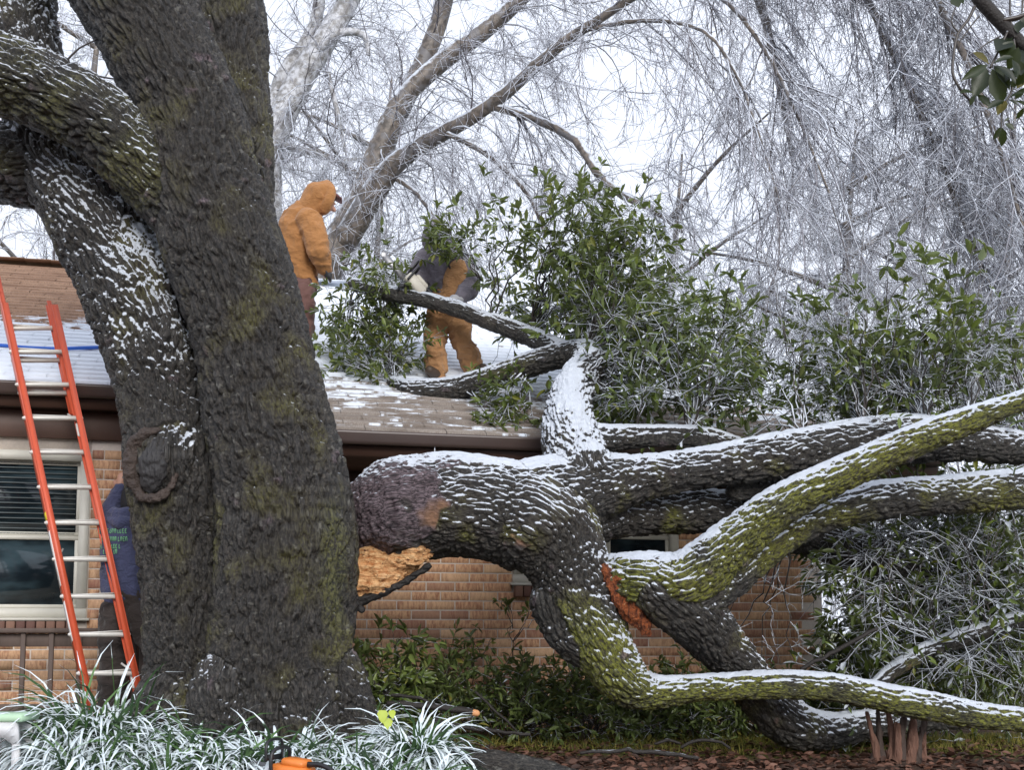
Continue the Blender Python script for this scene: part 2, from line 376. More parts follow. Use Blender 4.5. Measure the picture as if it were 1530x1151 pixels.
# ------------------------------------------------------------------ materials
class G:
    def __init__(s, name):
        s.m = bpy.data.materials.new(name); s.m.use_nodes = True; s.t = s.m.node_tree; s.t.nodes.clear()
        s.out = s.n('ShaderNodeOutputMaterial')
    def n(s, typ, ins=None, **pr):
        nd = s.t.nodes.new(typ)
        for k, v in pr.items(): setattr(nd, k, v)
        for k, v in (ins or {}).items(): s.set(nd.inputs[k], v)
        return nd
    def set(s, sock, v):
        if isinstance(v, bpy.types.NodeSocket): s.t.links.new(v, sock)
        else:
            if isinstance(v, tuple) and len(v) == 3 and sock.type == 'RGBA': v = (*v, 1)
            sock.default_value = v
    def math(s, op, a, b=0.0, c=None, clamp=False):
        nd = s.n('ShaderNodeMath', operation=op, use_clamp=clamp); s.set(nd.inputs[0], a); s.set(nd.inputs[1], b)
        if c is not None: s.set(nd.inputs[2], c)
        return nd.outputs[0]
    def vm(s, op, a, b=(0, 0, 0), sc_=None):
        nd = s.n('ShaderNodeVectorMath', operation=op); s.set(nd.inputs[0], a)
        if op == 'SCALE': s.set(nd.inputs['Scale'], sc_)
        else: s.set(nd.inputs[1], b)
        return nd.outputs[1] if op == 'DOT_PRODUCT' else nd.outputs[0]
    def mix(s, f, a, b):
        nd = s.n('ShaderNodeMix', data_type='RGBA'); s.set(nd.inputs[0], f); s.set(nd.inputs[6], a); s.set(nd.inputs[7], b); return nd.outputs[2]
    def noise(s, vec, scale, detail=3, rough=.55, dist=0, col=False):
        nd = s.n('ShaderNodeTexNoise', {'Scale': scale, 'Detail': detail, 'Roughness': rough, 'Distortion': dist})
        if vec is not None: s.set(nd.inputs['Vector'], vec)
        return nd.outputs[1] if col else nd.outputs[0]
    def vor(s, vec, scale, feature='F1', out=0, rand=1.0):
        nd = s.n('ShaderNodeTexVoronoi', {'Scale': scale, 'Randomness': rand}, feature=feature); s.set(nd.inputs['Vector'], vec); return nd.outputs[out]
    def mr(s, v, a, b, c=0.0, d=1.0, sm=True):
        nd = s.n('ShaderNodeMapRange', interpolation_type='SMOOTHSTEP' if sm else 'LINEAR'); s.set(nd.inputs[0], v)
        for i, x in enumerate((a, b, c, d)): s.set(nd.inputs[i+1], x)
        return nd.outputs[0]
    def scalev(s, vec, sv, loc=(0, 0, 0)):
        nd = s.n('ShaderNodeMapping'); s.set(nd.inputs['Vector'], vec); nd.inputs['Scale'].default_value = sv; nd.inputs['Location'].default_value = loc; return nd.outputs[0]
    def attr(s, name, vec=False):
        nd = s.n('ShaderNodeAttribute', attribute_name=name); return nd.outputs['Vector'] if vec else nd.outputs['Fac']
    def obj(s): return s.n('ShaderNodeTexCoord').outputs['Object']
    def pos(s): return s.n('ShaderNodeNewGeometry').outputs['Position']
    def nz(s, nrm=None):
        if nrm is None: nrm = s.n('ShaderNodeNewGeometry').outputs['Normal']
        sp = s.n('ShaderNodeSeparateXYZ'); s.set(sp.inputs[0], nrm); return sp.outputs[2]
    def sep(s, v):
        sp = s.n('ShaderNodeSeparateXYZ'); s.set(sp.inputs[0], v); return sp.outputs
    def bump(s, h, strength=.5, dist=.01, nrm=None):
        nd = s.n('ShaderNodeBump', {'Strength': strength, 'Distance': dist, 'Height': h})
        if nrm is not None: s.set(nd.inputs['Normal'], nrm)
        return nd.outputs[0]
    def bsdf(s, col, rough=.6, nrm=None, spec=.5, metal=0.0, extra=None):
        nd = s.n('ShaderNodeBsdfPrincipled', {'Base Color': col, 'Roughness': rough, 'Metallic': metal, 'Specular IOR Level': spec})
        if nrm is not None: s.set(nd.inputs['Normal'], nrm)
        for k, v in (extra or {}).items(): s.set(nd.inputs[k], v)
        s.t.links.new(nd.outputs[0], s.out.inputs['Surface']); return nd
SNOW = (.68, .725, .80)
def simple(name, col, rough=.6, var=.25, scale=20, bump=.15, metal=0.0, spec=.5, snow=None, dist=.004, vec=(1, 1, 1)):
    """a solid colour with grain, wear and optional snow on upward faces"""
    g = G(name); co = g.scalev(g.obj(), vec); n1 = g.noise(co, scale, 4); n2 = g.noise(co, scale*.13, 2)
    k = g.math('ADD', g.math('MULTIPLY', n1, var*1.2), g.math('MULTIPLY', n2, var*1.2)); k = g.math('ADD', k, 1-var*1.2)
    c = g.vm('SCALE', col, sc_=k); ro = rough
    nb = g.bump(n1, bump, dist)
    if snow is not None:
        mk_ = g.mr(g.math('ADD', g.nz(), g.math('MULTIPLY', g.math('SUBTRACT', g.noise(g.pos(), 14, 4), .5), .9)), snow, snow+.12)
        c = g.mix(mk_, c, SNOW); ro = g.math('MAXIMUM', mk_, rough)
    g.bsdf(c, ro, nb, spec, metal); return g.m

def bark_mat(name, c0=(.005, .0042, .0038), c1=(.074, .064, .054), thr=.55, snow_noise=.5, moss=.35):
    g = G(name); co = g.attr('bark', True)
    nf = g.noise(g.scalev(co, (1, 1, .42)), 95, 4, .7); big = g.noise(co, 2.6, 2)
    col = g.mix(g.mr(nf, .40, .70), c0, c1)
    col = g.mix(g.mr(big, .45, .7, 0, .5), col, (.050, .034, .026))
    lich = g.mr(g.noise(co, 24, 3), .62, .70, 0, .5); col = g.mix(lich, col, (.21, .205, .18))
    mo = g.math('MULTIPLY', g.mr(g.math('ADD', big, g.math('MULTIPLY', g.attr('moss'), .45)), .60, .84), g.mr(nf, .38, .60))
    col = g.mix(g.math('MULTIPLY', mo, moss), col, (.24, .255, .014))
    tn = g.attr('tornm')
    tcol = g.mix(g.mr(nf, .40, .64), (.020, .012, .015), (.20, .15, .165))
    tcol = g.mix(g.mr(big, .56, .66), tcol, (.26, .14, .08))
    col = g.mix(tn, col, tcol)
    sn = g.math('ADD', g.math('ADD', g.nz(), g.attr('snow')), g.math('MULTIPLY', g.math('SUBTRACT', big, .5), snow_noise))
    sn = g.math('ADD', sn, g.math('MULTIPLY', g.math('SUBTRACT', nf, .5), 1.1))
    sn = g.math('ADD', sn, g.math('MULTIPLY', tn, -.25))
    sn = g.math('ADD', sn, g.math('MULTIPLY', g.attr('cov'), .35))
    smk = g.mr(sn, thr, thr+.13)
    colf = g.mix(smk, col, SNOW)
    ro = g.n('ShaderNodeMix', {0: smk, 2: .40, 3: .8}, data_type='FLOAT').outputs[0]
    g.bsdf(colf, ro, g.bump(nf, 1.0, .022), .6)
    return g.m

def twig_mat(name, dark=(.06, .05, .05), ice=(.62, .62, .68), lo=.35, hi=.6, thr=.15):
    g = G(name); t = g.attr('tint')
    c = g.mix(g.mr(t, lo, hi), dark, ice)
    s = g.mr(g.math('ADD', g.nz(), g.math('MULTIPLY', g.math('SUBTRACT', g.noise(g.pos(), 23, 2), .5), .8)), thr, thr+.2)
    g.bsdf(g.mix(s, c, SNOW), .35, None, .5); return g.m
def leaf_mat(name, a=(.022, .045, .010), b=(.085, .13, .022), yel=(.20, .21, .03), snow=.80, yfrac=.9, rough=.34):
    g = G(name)
    t = g.math('FRACT', g.math('ADD', g.attr('tint'), g.n('ShaderNodeObjectInfo').outputs['Random']))
    c = g.mix(t, a, b); c = g.mix(g.mr(t, yfrac, yfrac+.03), c, yel)
    bk = g.n('ShaderNodeNewGeometry').outputs['Backfacing']
    c = g.mix(g.math('MULTIPLY', bk, .6), c, (.15, .18, .08))
    nse = g.noise(g.pos(), 7, 2)
    sm = g.mr(g.math('ADD', g.nz(), g.math('MULTIPLY', g.math('SUBTRACT', nse, .5), 2.2)), snow, snow+.1)
    c = g.mix(sm, c, SNOW)
    p = g.bsdf(c, g.math('MAXIMUM', g.math('MULTIPLY', sm, .7), rough), None, .55)
    tr = g.n('ShaderNodeBsdfTranslucent', {'Color': g.mix(.5, c, (.16, .20, .03))})
    ms = g.n('ShaderNodeMixShader', {0: .33}); g.t.links.new(p.outputs[0], ms.inputs[1]); g.t.links.new(tr.outputs[0], ms.inputs[2])
    g.t.links.new(ms.outputs[0], g.out.inputs['Surface']); return g.m
# ================================================================== ground
def ground_z(x, y):
    x = np.asarray(x, float); y = np.asarray(y, float)
    z = .22*np.exp(-(((x+1.75)/1.3)**2+((y-7.7)/.9)**2))                      # root mound of the oak
    z = np.maximum(z, .20*(1-sst(x, -2.4, -1.6))*sst(y, 7.6, 8.2))           # raised strip at the porch
    z = z-.035*np.clip(7.2-y, 0, 40)**1.0*sst(y, -30, 7)                     # lawn falls towards the street
    return z+.03*(pnoise(np.stack([x*1.3, y*1.3, 0*x], -1))-.5)
def axis(a, b, lo, hi, fine, coarse):
    o = list(np.arange(lo, hi, fine)); v = lo
    L = []; st = fine
    while v > a: st *= 1.35; v -= st; L.append(max(v, a))
    v = o[-1]; H = []; st = fine
    while v < b: st *= 1.35; v += st; H.append(min(v, b))
    return np.array(L[::-1]+o+H)
gx = axis(-150, 150, -5.5, 6.5, .07, 10); gy = axis(-60, 200, 5.0, 11.0, .07, 10)
GX, GY = np.meshgrid(gx, gy, indexing='ij'); gV = np.stack([GX, GY, ground_z(GX, GY)], -1).reshape(-1, 3)
ni, nj = len(gx), len(gy); ii, jj = np.meshgrid(np.arange(ni-1), np.arange(nj-1), indexing='ij'); b0 = (ii*nj+jj).ravel()
g = G('ground_earth'); po = g.pos(); sp = g.sep(po)
lit = g.mix(g.mr(g.noise(po, 34, 5, .7), .35, .65), (.028, .017, .012), (.14, .085, .06))
lit = g.mix(g.mr(g.vor(po, 45, 'F1', 0), .15, .4, .35, 0), lit, (.20, .11, .08))
grs = g.mix(g.mr(g.noise(po, 60, 4), .35, .65), (.05, .075, .012), (.20, .18, .04))
yy = g.math('ADD', sp[1], g.math('MULTIPLY', g.noise(po, 2.2, 4), 1.2))
band = g.math('MULTIPLY', g.mr(yy, 8.5, 8.9), g.mr(yy, 10.6, 10.2))
far = g.mr(sp[1], 12.5, 14)
col = g.mix(g.math('MAXIMUM', band, far), lit, grs)
col = g.mix(g.math('MULTIPLY', far, g.mr(g.noise(po, 3, 4), .56, .66)), col, SNOW)
g.bsdf(col, .85, g.bump(g.noise(po, 40, 5, .7), .9, .03), .3)
go = link('ground', mk('ground', gV, np.stack([b0, b0+nj, b0+nj+1, b0+1], -1), g.m, True)); tag(go, kind='structure')

# ================================================================== brick house
HA = math.atan2(.2331, .9724); HO = np.array([0, 10.016, 0.0])
HD = np.array([math.cos(HA), math.sin(HA), 0]); HI = np.array([-math.sin(HA), math.cos(HA), 0])
def hw(u, y, z): return HO+HD*u+HI*y+np.array([0, 0, z])
house = thing('brick_house', 'low tan brick house with brown trim and snow dusted roof behind the oak', 'house', None, tuple(HO), HA)
m_brown = simple('brown_trim_paint', (.085, .045, .032), .55, .35, 9, .2, vec=(.3, 1, 1))
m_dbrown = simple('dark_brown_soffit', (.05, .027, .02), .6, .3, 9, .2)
m_gutter = simple('gutter_metal_brown', (.070, .048, .042), .35, .2, 6, .1, spec=.6, snow=.93)
m_white = simple('cream_window_paint', (.62, .60, .53), .5, .15, 12, .15)
g = G('window_glass'); nn = g.noise(g.scalev(g.obj(), (1, 1, 2.2)), 2.2, 3)
g.bsdf(g.mix(g.mr(nn, .4, .65), (.010, .016, .021), (.040, .065, .078)), .10, None, .5); m_glass = g.m
m_blind = simple('blind_slats', (.10, .12, .125), .5, .2, 8, .05)
# wall of mortar with the two window openings
WZ = 2.36
WIN = [dict(u0=-5.30, u1=-3.53, z0=.985, z1=2.33), dict(u0=.01, u1=1.56, z0=1.30, z1=2.28)]
m_mortar = simple('mortar', (.68, .60, .53), .9, .25, 60, .4)
wb = MB(); cuts = [-9.0]; 
for wd in WIN: cuts += [wd['u0'], wd['u1']]
cuts.append(3.0)
for i in range(0, len(cuts)-1):
    a, b = cuts[i], cuts[i+1]; top = 2.9 if b <= -2 else WZ+.15
    if i % 2 == 0: wb.box(((a+b)/2, .115, top/2-.15), (b-a, .21, top+.3))
    else:
        wd = WIN[i//2]; wb.box(((a+b)/2, .115, wd['z0']/2-.15), (b-a, .21, wd['z0']+.3)); wb.box(((a+b)/2, .115, (wd['z1']+top)/2), (b-a, .21, top-wd['z1']))
wb.box((2.9, 4.1, 1.2), (.2, 7.7, 2.6)); wb.box((-3, 8.0, 1.2), (12, .2, 2.6))
wall = wb.build('wall', m_mortar, house)
# bricks: visible ones are parts, the rest one part
g = G('tan_brick'); isl = g.n('ShaderNodeNewGeometry').outputs['Random Per Island']; rnd = g.n('ShaderNodeObjectInfo').outputs['Random']
tt = g.math('FRACT', g.math('ADD', isl, rnd)); wp = g.pos()
off = g.vm('ADD', wp, g.vm('SCALE', (3.1, 1.7, .3), sc_=tt))
st = g.noise(g.scalev(off, (48, 48, 13)), 1.0, 4, .7)
c = g.mix(g.mr(st, .34, .62), (.40, .185, .11), (.68, .42, .25))
c = g.mix(g.math('MULTIPLY', g.mr(tt, .55, 1.0), .6), c, (.74, .50, .31))
c = g.mix(g.math('MULTIPLY', g.mr(g.math('FRACT', g.math('MULTIPLY', tt, 7.7)), .80, .86), .55), c, (.26, .12, .10))
c = g.mix(g.mr(g.noise(wp, 120, 2), .66, .72, 0, .4), c, (.12, .06, .05))
g.bsdf(c, .85, g.bump(g.noise(wp, 110, 4), .5, .004), .3); m_brick = g.m
BW, BH, CO = .254, .0813, .010
bm = MB(); bm.box((0, 0, 0), (BW-CO, .05, BH-CO), None, .004); brick_me = bm.mesh('brick', m_brick)
rest = MB(); rects = [(0, 250, 915, 1075), (520, 860, 815, 1010), (925, 1045, 860, 965), (1050, 1240, 800, 1005), (130, 165, 690, 930)]
allb = []
for row in range(0, 30):
    z = .0407+row*BH
    for k in range(-36, 13):
        u = k*BW+(BW/2 if row % 2 else 0)
        if u+BW/2 > 3.02 or u < -8.9: continue
        if z > (2.32 if u > -2.2 else 2.36): continue
        if any(wd['u0']-.03 < u+BW/2 and u-BW/2 < wd['u1']+.03 and wd['z0']-.11 < z < wd['z1']+.03 for wd in WIN):
            # cut bricks beside an opening
            for wd in WIN:
                if wd['z0']-.11 < z < wd['z1']+.03 and wd['u0']-.03 < u+BW/2 and u-BW/2 < wd['u1']+.03:
                    for lo, hi in ((u-BW/2, min(u+BW/2, wd['u0']-.004)), (max(u-BW/2, wd['u1']+.004), u+BW/2)):
                        if .04 < hi-lo < BW+.001 and not (lo >= wd['u0'] and hi <= wd['u1']): allb.append(((lo+hi)/2, z, hi-lo))
            continue
        allb.append((u, z, BW))
nb_ = 0
for (u, z, wdt) in allb:
    P = hw(u, 0, z); px, py, _ = project(P); px, py = px[0], py[0]
    dy = .022+random.uniform(-.0025, .0025)
    if nb_ < 300 and any(r[0] < px < r[1] and r[2] < py < r[3] for r in rects):
        o = link('brick', brick_me, wall, (u, .008+dy, z)); nb_ += 1
        if wdt < BW-.01: o.scale = ((wdt-CO)/(BW-CO), 1, 1)
    else: rest.box((u, .008+dy, z), (wdt-CO, .05, BH-CO))
o = rest.build('brick_courses', m_brick, wall); o['kind'] = 'stuff'
# windows
m_sill = G('dark_sill_brick'); g = m_sill; tt = g.n('ShaderNodeObjectInfo').outputs['Random']
g.bsdf(g.mix(tt, (.12, .062, .052), (.22, .125, .09)), .85, g.bump(g.noise(g.pos(), 90, 4), .5, .004), .3); m_sill = g.m
sb = MB(); sb.box((0, 0, 0), (.064, .13, .095), None, .004); sill_me = sb.mesh('sill_brick', m_sill)
for wi, wd in enumerate(WIN):
    u0, u1, z0, z1 = wd['u0'], wd['u1'], wd['z0'], wd['z1']; wn = link('window', None, house, ((u0+u1)/2, 0, z0)); hu = (u1-u0)/2; hz = z1-z0
    fr = MB(); fw = .075
    fr.box((0, .03, fw/2), (2*hu, .10, fw)).box((0, .03, hz-fw/2), (2*hu, .10, fw))
    fr.box((-hu+fw/2, .028, hz/2), (fw, .10, hz-2*fw)).box((hu-fw/2, .028, hz/2), (fw, .10, hz-2*fw))
    if wi == 1: fr.box((.10-.03, .026, hz/2), (.07, .10, hz-2*fw))
    fr.build('frame', m_white, wn)
    sl = MB(); sl.box((0, -.02, -.012), (2*hu+.06, .10, .022)); sl.build('sill', m_white, wn)
    zm = .66 if wi == 0 else .44
    parts = [(-hu+fw, hu-fw)] if wi == 0 else [(-hu+fw, .035), (.105, hu-fw)]
    for (a, b) in parts:
        for q, (c0, c1, yy_) in enumerate(((fw, zm, .045), (zm, hz-fw, .065))):
            s = MB(); t = .032
            s.box(((a+b)/2, yy_, c0+t/2), (b-a, .03, t)).box(((a+b)/2, yy_, c1-t/2), (b-a, .03, t))
            s.box((a+t/2, yy_, (c0+c1)/2), (t, .03, c1-c0-2*t)).box((b-t/2, yy_, (c0+c1)/2), (t, .03, c1-c0-2*t))
            s.build('sash', m_white, wn)
            p = MB(); p.box(((a+b)/2, yy_+.004, (c0+c1)/2), (b-a-2*t, .006, c1-c0-2*t)); p.build('pane', m_glass, wn)
    for k in range(int((u1-u0)/.074)):
        o = link('sill_brick', sill_me, wn, (-hu+.037+k*.074, -.02, -.075))
# window blind seen as slats outside the dark pane edge
bl = MB()
for k in range(30): bl.box((-4.415, .052+.0, 1.09+k*.041), (1.54, .004, .009))
o = bl.build('blind', m_blind, house); o['kind'] = 'stuff'
# roof: stepped shingle courses on a hip roof
PIT = .53; E0, E1, YR = -1.0, -.20, 4.0; UL, UJ, UR = -9.0, -2.05, 3.6
def rz(y): return 2.43+PIT*(y-E0)
g = G('snowy_shingles'); oc = g.obj(); sp = g.sep(oc)
stn = g.noise(g.scalev(oc, (2.0, 9, 1)), 1.0, 4, .6)
c = g.mix(g.mr(stn, .35, .65), (.20, .115, .075), (.34, .215, .145))
c = g.mix(g.mr(sp[0], -2.6, -1.6), c, g.mix(g.mr(stn, .35, .65), (.17, .145, .125), (.29, .255, .225)))
c = g.mix(g.mr(g.noise(oc, 90, 3), .4, .6, 0, .45), c, (.12, .08, .06))
sn = g.math('ADD', g.noise(g.scalev(oc, (1.3, 3.4, 1)), 2.3, 6, .68), g.math('MULTIPLY', g.math('SUBTRACT', g.noise(g.scalev(oc, (12, 30, 1)), 1.0, 3), .5), .35))
lft = g.mr(sp[1], .5, 2.7, .36, -.30)                       # snow left low on the slope, gone at the ridge
rgt = g.mr(sp[1], -.8, 1.0, -.05, .22)
bias = g.n('ShaderNodeMix', {0: g.mr(sp[0], -2.6, -1.9), 2: lft, 3: rgt}, data_type='FLOAT').outputs[0]
sm = g.mr(g.math('ADD', sn, bias), .50, .60)
c = g.mix(sm, c, SNOW)
g.bsdf(c, .8, g.bump(g.math('ADD', g.noise(oc, 60, 4), g.math('MULTIPLY', sm, .8)), .4, .008), .3); m_shing = g.m
rb = MB(); base = MB()
n_c = int((YR-E0)/.115); r1 = random.Random(3)
for i in range(n_c):
    y0 = E0+i*.115; y1 = y0+.115; ul = UL if y0 >= E1-.01 else UJ; ur = UR-(y0-E0)
    u = ul-(.16 if i % 2 else 0)
    while u < ur:
        ue = min(u+.32, ur); a = max(u, ul); u += .32
        if ue-a < .02: continue
        j = r1.uniform(0, .004); jy = r1.uniform(-.005, .005); e = .002
        V = [(a+e, y0+jy, rz(y0)-.004+j), (ue-e, y0+jy, rz(y0)-.004+j), (ue-e, y0+jy, rz(y0)+.016+j), (a+e, y0+jy, rz(y0)+.016+j), (ue-e, y1+.02, rz(y1)+.012), (a+e, y1+.02, rz(y1)+.012)]
        rb.add(V, [np.array([[0, 1, 2, 3], [3, 2, 4, 5]])])
hy = UR-(YR-E0)
def plane(b, pts): b.add(pts, [np.array([list(range(len(pts)))])])
roofb = MB()
plane(roofb, [(UR, E0, rz(E0)), (UR, 9.0, rz(E0)), (hy, YR, rz(YR))])
plane(roofb, [(UR, 9.0, rz(E0)), (UL, 9.0, rz(E0)), (UL, YR, rz(YR)), (hy, YR, rz(YR))])
plane(roofb, [(UJ, E0, rz(E0)-.008), (UR, E0, rz(E0)-.008), (hy, YR, rz(YR)-.008), (UL, YR, rz(YR)-.008), (UL, E1, rz(E1)-.008), (UJ, E1, rz(E1)-.008)])
roof = roofb.build('roof', m_shing, house)
o = rb.build('shingle_courses', m_shing, roof); o['kind'] = 'stuff'
rc = MB()
for k in range(28): rc.bar((UL+k*.28, YR-.0, rz(YR)+.025), (UL+k*.28+.29, YR, rz(YR)+.032), .30, .012)
o = rc.build('ridge_cap', m_shing, roof)
# gutters, fascia, soffits, frieze boards
def gutter(u0, u1, y, z):
    b = MB(); prof = [(-.0, 0), (-.118, 0), (-.118, -.02), (-.09, -.075), (-.085, -.10), (-.0, -.10), (-.0, -.094), (-.079, -.094), (-.084, -.07), (-.110, -.022), (-.110, -.008), (-.0, -.008)]
    k = len(prof); V = [(u0, y+a, z+c) for a, c in prof]+[(u1, y+a, z+c) for a, c in prof]
    b.add(V, [np.array([[i, (i+1) % k, (i+1) % k+k, i+k] for i in range(k)])]); return b.build('gutter', m_gutter, house)
gutter(UL, UJ-.01, E1, rz(E1)-.02); gutter(UJ, UR, E0, rz(E0)-.02)
b = MB(); b.box(((UL+UJ)/2, E1+.013, rz(E1)-.115), (UJ-UL-.004, .024, .17)); b.box(((UJ+UR)/2, E0+.013, rz(E0)-.115), (UR-UJ, .024, .17)); b.box((UJ+.012, (E0+E1)/2, rz(E0)-.05), (.024, E1-E0, .26))
b.build('fascia', m_brown, house)
b = MB(); b.box(((UL+UJ)/2, (E1+.03)/2-.0, rz(E1)-.19), (UJ-UL, .21, .012)); b.box(((UJ+UR)/2, (E0+.03)/2, rz(E0)-.19), (UR-UJ, .97, .012)); b.build('soffit', m_dbrown, house)
b = MB(); b.box(((UL+UJ)/2, -.034, 2.55), (UJ-UL, .03, .24), None, .004); b.build('frieze_board', m_brown, house)
b = MB(); b.box(((UJ+UR)/2, -.034, 2.16), (UR-UJ, .03, .16), None, .004); b.build('frieze_board', m_brown, house)
b = MB(); b.box((-3.16, -.05, 1.3), (.16, .06, 2.2), None, .005); b.build('corner_board', m_brown, house)
ic = simple('ice', (.75, .8, .86), .1, .05, 20, 0)
for (px, Ln) in ((632, .06),):
    for u in [((px-CX)/F*9.0)/.9724-.15]:
        b = MB(); b.tube([(u, E0-.06, rz(E0)-.10), (u, E0-.06, rz(E0)-.13-Ln)], [.007, .002], 6); b.build('icicle', ic, house, True)
# blue line lying on the roof
m_blue = simple('blue_rope', (.03, .13, .55), .5, .2, 30, .2)
b = MB(); pts = [hw(-4.9+.25*k, .55+.05*math.sin(k*1.3)+.03*k, 0) for k in range(9)]
for k, p in enumerate(pts): p[2] = rz(.55+.05*math.sin(k*1.3)+.03*k)+.035
P, R = catmull(pts, [.016]*9); b.tube(P, R, 8)
o = b.build('rope', m_blue, None, True); tag(o, 'bright blue rope lying across the snowy roof', 'rope')

# ================================================================== porch railing, bench, ladder
RA0 = np.array([-.3, -.85])
rail = thing('porch_railing', 'weathered brown wooden porch railing with square balusters below the window', 'railing', None, tuple(hw(-4.3, -.62, 0)), HA)
m_rail = simple('weathered_brown_wood', (.105, .075, .062), .75, .4, 14, .35, vec=(3, 3, .4))
b = MB(); b.box((0, 0, .885), (2.6, .11, .035), None, .004); b.build('top_rail', m_rail, rail)
b = MB(); b.box((0, .025, .812), (2.6, .035, .095), None, .003); b.build('cross_board', m_rail, rail)
b = MB(); b.box((0, .03, .285), (2.6, .04, .11), None, .003); b.build('bottom_rail', m_rail, rail)
bb = MB(); bb.box((0, 0, 0), (.034, .034, .66), None, .003); bme = bb.mesh('baluster', m_rail)
for k in range(13): link('baluster', bme, rail, (-1.16+k*.197, -.015, .54))
b = MB(); b.box((1.28, .0, .55), (.08, .08, .68), None, .005); b.build('post', m_rail, rail)
m_yel = simple('algae_yellow_timber', (.23, .19, .045), .8, .45, 16, .3)
curb = thing('timber_edging', 'yellowed timber edging under the brown porch railing', 'edging', None, tuple(hw(-4.3, -.66, 0)), HA)
for k in range(5):
    b = MB(); b.box((-1.2+k*.6, 0, .12), (.592, .09, .15), None, .006); b.build('timber', m_yel, curb)

m_bench_t = simple('green_white_paint', (.42, .60, .42), .6, .35, 9, .2, snow=.95)
m_bench = simple('worn_white_plastic', (.66, .66, .68), .7, .25, 40, .3)
bp = at(-33, 1100, 6.75)
bench = thing('garden_step', 'small white garden bench with green tinted top beside the grass mound', 'bench', None, (bp[0], bp[1], 0))
zt = at(20, 1066, 6.75)[2]
b = MB(); b.box((0, 0, zt-.022), (.62, .26, .045), None, .012); b.build('bench_top', m_bench_t, bench)
for s in (-1, 1):
    b = MB(); b.prism([(-.29, zt-.17), (-.27, zt-.046), (.27, zt-.046), (.29, zt-.17), (.25, zt-.17), (.20, zt-.135), (-.20, zt-.135), (-.25, zt-.17)], s*.095-.02, s*.095+.02); b.build('side_panel', m_bench, bench)
    for sx in (-1, 1): b = MB(); b.box((sx*.27, s*.095, (zt-.17)/2), (.04, .036, zt-.17)); b.build('leg', m_bench, bench)

m_lad = simple('orange_fibreglass', (.60, .095, .040), .42, .30, 22, .15, vec=(1, 1, .3))
m_alu = simple('dull_aluminium', (.66, .64, .60), .45, .2, 30, .1, metal=.25)
m_lbl = simple('ladder_label', (.75, .74, .72), .6, .25, 25, .05)
m_yl = simple('yellow_label', (.65, .55, .03), .6, .2, 25, .05)
BL, TL = at(122, 1020, 7.90), at(3, 460, 8.58); BR, TR = at(207, 1020, 8.10), at(84.5, 460, 8.78)
dl = unit(TL-BL); dr = unit(TR-BR); gl = (0.10-BL[2])/dl[2]; gr = (0.10-BR[2])/dr[2]
rung = unit((BR-BL)+(TR-TL)); nrm = unit(np.cross(dl, rung)); nrm = nrm if nrm[1] < 0 else -nrm
lad0 = (BL+dl*gl+BR+dr*gr)/2
ladder = thing('extension_ladder', 'tall orange fibreglass extension ladder with silver rungs leaning on the eave', 'ladder', None, tuple(lad0))
def lp(p): return np.asarray(p)-lad0
def rail_b(a, b, nm, w_=.042, d_=.088):
    q = MB(); sd_ = rung
    q.bar(lp(a), lp(b), .007, d_, nrm)                                                   # web
    for s in (-1, 1): q.bar(lp(a+nrm*s*(d_/2-.004)+sd_*w_/2*nm), lp(b+nrm*s*(d_/2-.004)+sd_*w_/2*nm), w_, .008, nrm)
    return q.build('rail', m_lad, ladder)
LT = np.linalg.norm(TL-BL)
rail_b(BL+dl*gl, TL+dl*.02, 1); rail_b(BR+dr*gr, TR+dr*.0, -1)
# fly section, behind the base section
rail_b(BL+dl*2.2-nrm*.088+rung*.02, TL+dl*.42-nrm*.088+rung*.02, 1, .028, .07); rail_b(BR+dr*2.2-nrm*.088-rung*.02, TR+dr*.10-nrm*.088-rung*.02, -1, .028, .07)
def rungs(o, t0, n, sp_, inset):
    for k in range(n):
        t = t0+k*sp_; a = BL+dl*t+o+rung*inset; bq = BR+dr*(t*np.linalg.norm(TR-BR)/LT)+o-rung*inset
        q = MB(); q.tube([lp(a), lp(a*.5+bq*.5), lp(bq)], .019, 10); q.box(lp((a+bq)/2)+np.array([0, 0, .013]), (np.linalg.norm(bq-a)-.02, .030, .008), np.stack([rung, nrm, dl], 1)); q.build('rung', m_alu, ladder)
sp_ = .2895
rungs(np.zeros(3), .065-sp_*1, 11, sp_, .0); rungs(-nrm*.088, .065+sp_*8-.02, 3, sp_, .02)
for (k, sd_) in ((0, 1), (3, 1), (0, -1), (7, -1)):
    a = (BL if sd_ > 0 else BR)+(dl if sd_ > 0 else dr)*(.065+k*sp_); q = MB()
    q.bar(lp(a+rung*sd_*.012), lp(a+rung*sd_*.075+dl*.10-nrm*.05), .012, .014, nrm); q.tube([lp(a-dl*.09+rung*sd_*.03-nrm*.04), lp(a+rung*sd_*.03-nrm*.03)], .012, 8); q.build('rung_lock', m_alu, ladder)
for k in range(9):
    a = BL+dl*(.065+k*sp_); q = MB(); q.tube([lp(a-rung*.012), lp(a-rung*.002)], .013, 8); q.build('rivet', m_alu, ladder)
q = MB(); q.bar(lp(BL+dl*.72-rung*.0055), lp(BL+dl*1.15-rung*.0055), .004, .05, nrm); q.build('warning_label', m_lbl, ladder)
q = MB(); q.bar(lp(BL+dl*.30-rung*.0055), lp(BL+dl*.6-rung*.0055), .004, .05, nrm); q.build('warning_label', m_lbl, ladder)
q = MB(); q.bar(lp(BL+dl*1.24-rung*.0055), lp(BL+dl*1.30-rung*.0055), .004, .05, nrm); q.build('yellow_label', m_yl, ladder)
for (a, d_) in ((BL+dl*gl, dl), (BR+dr*gr, dr)):
    q = MB(); q.bar(lp(a-d_*.03), lp(a+d_*.05), .05, .10, nrm, .008); q.build('foot', m_alu, ladder)
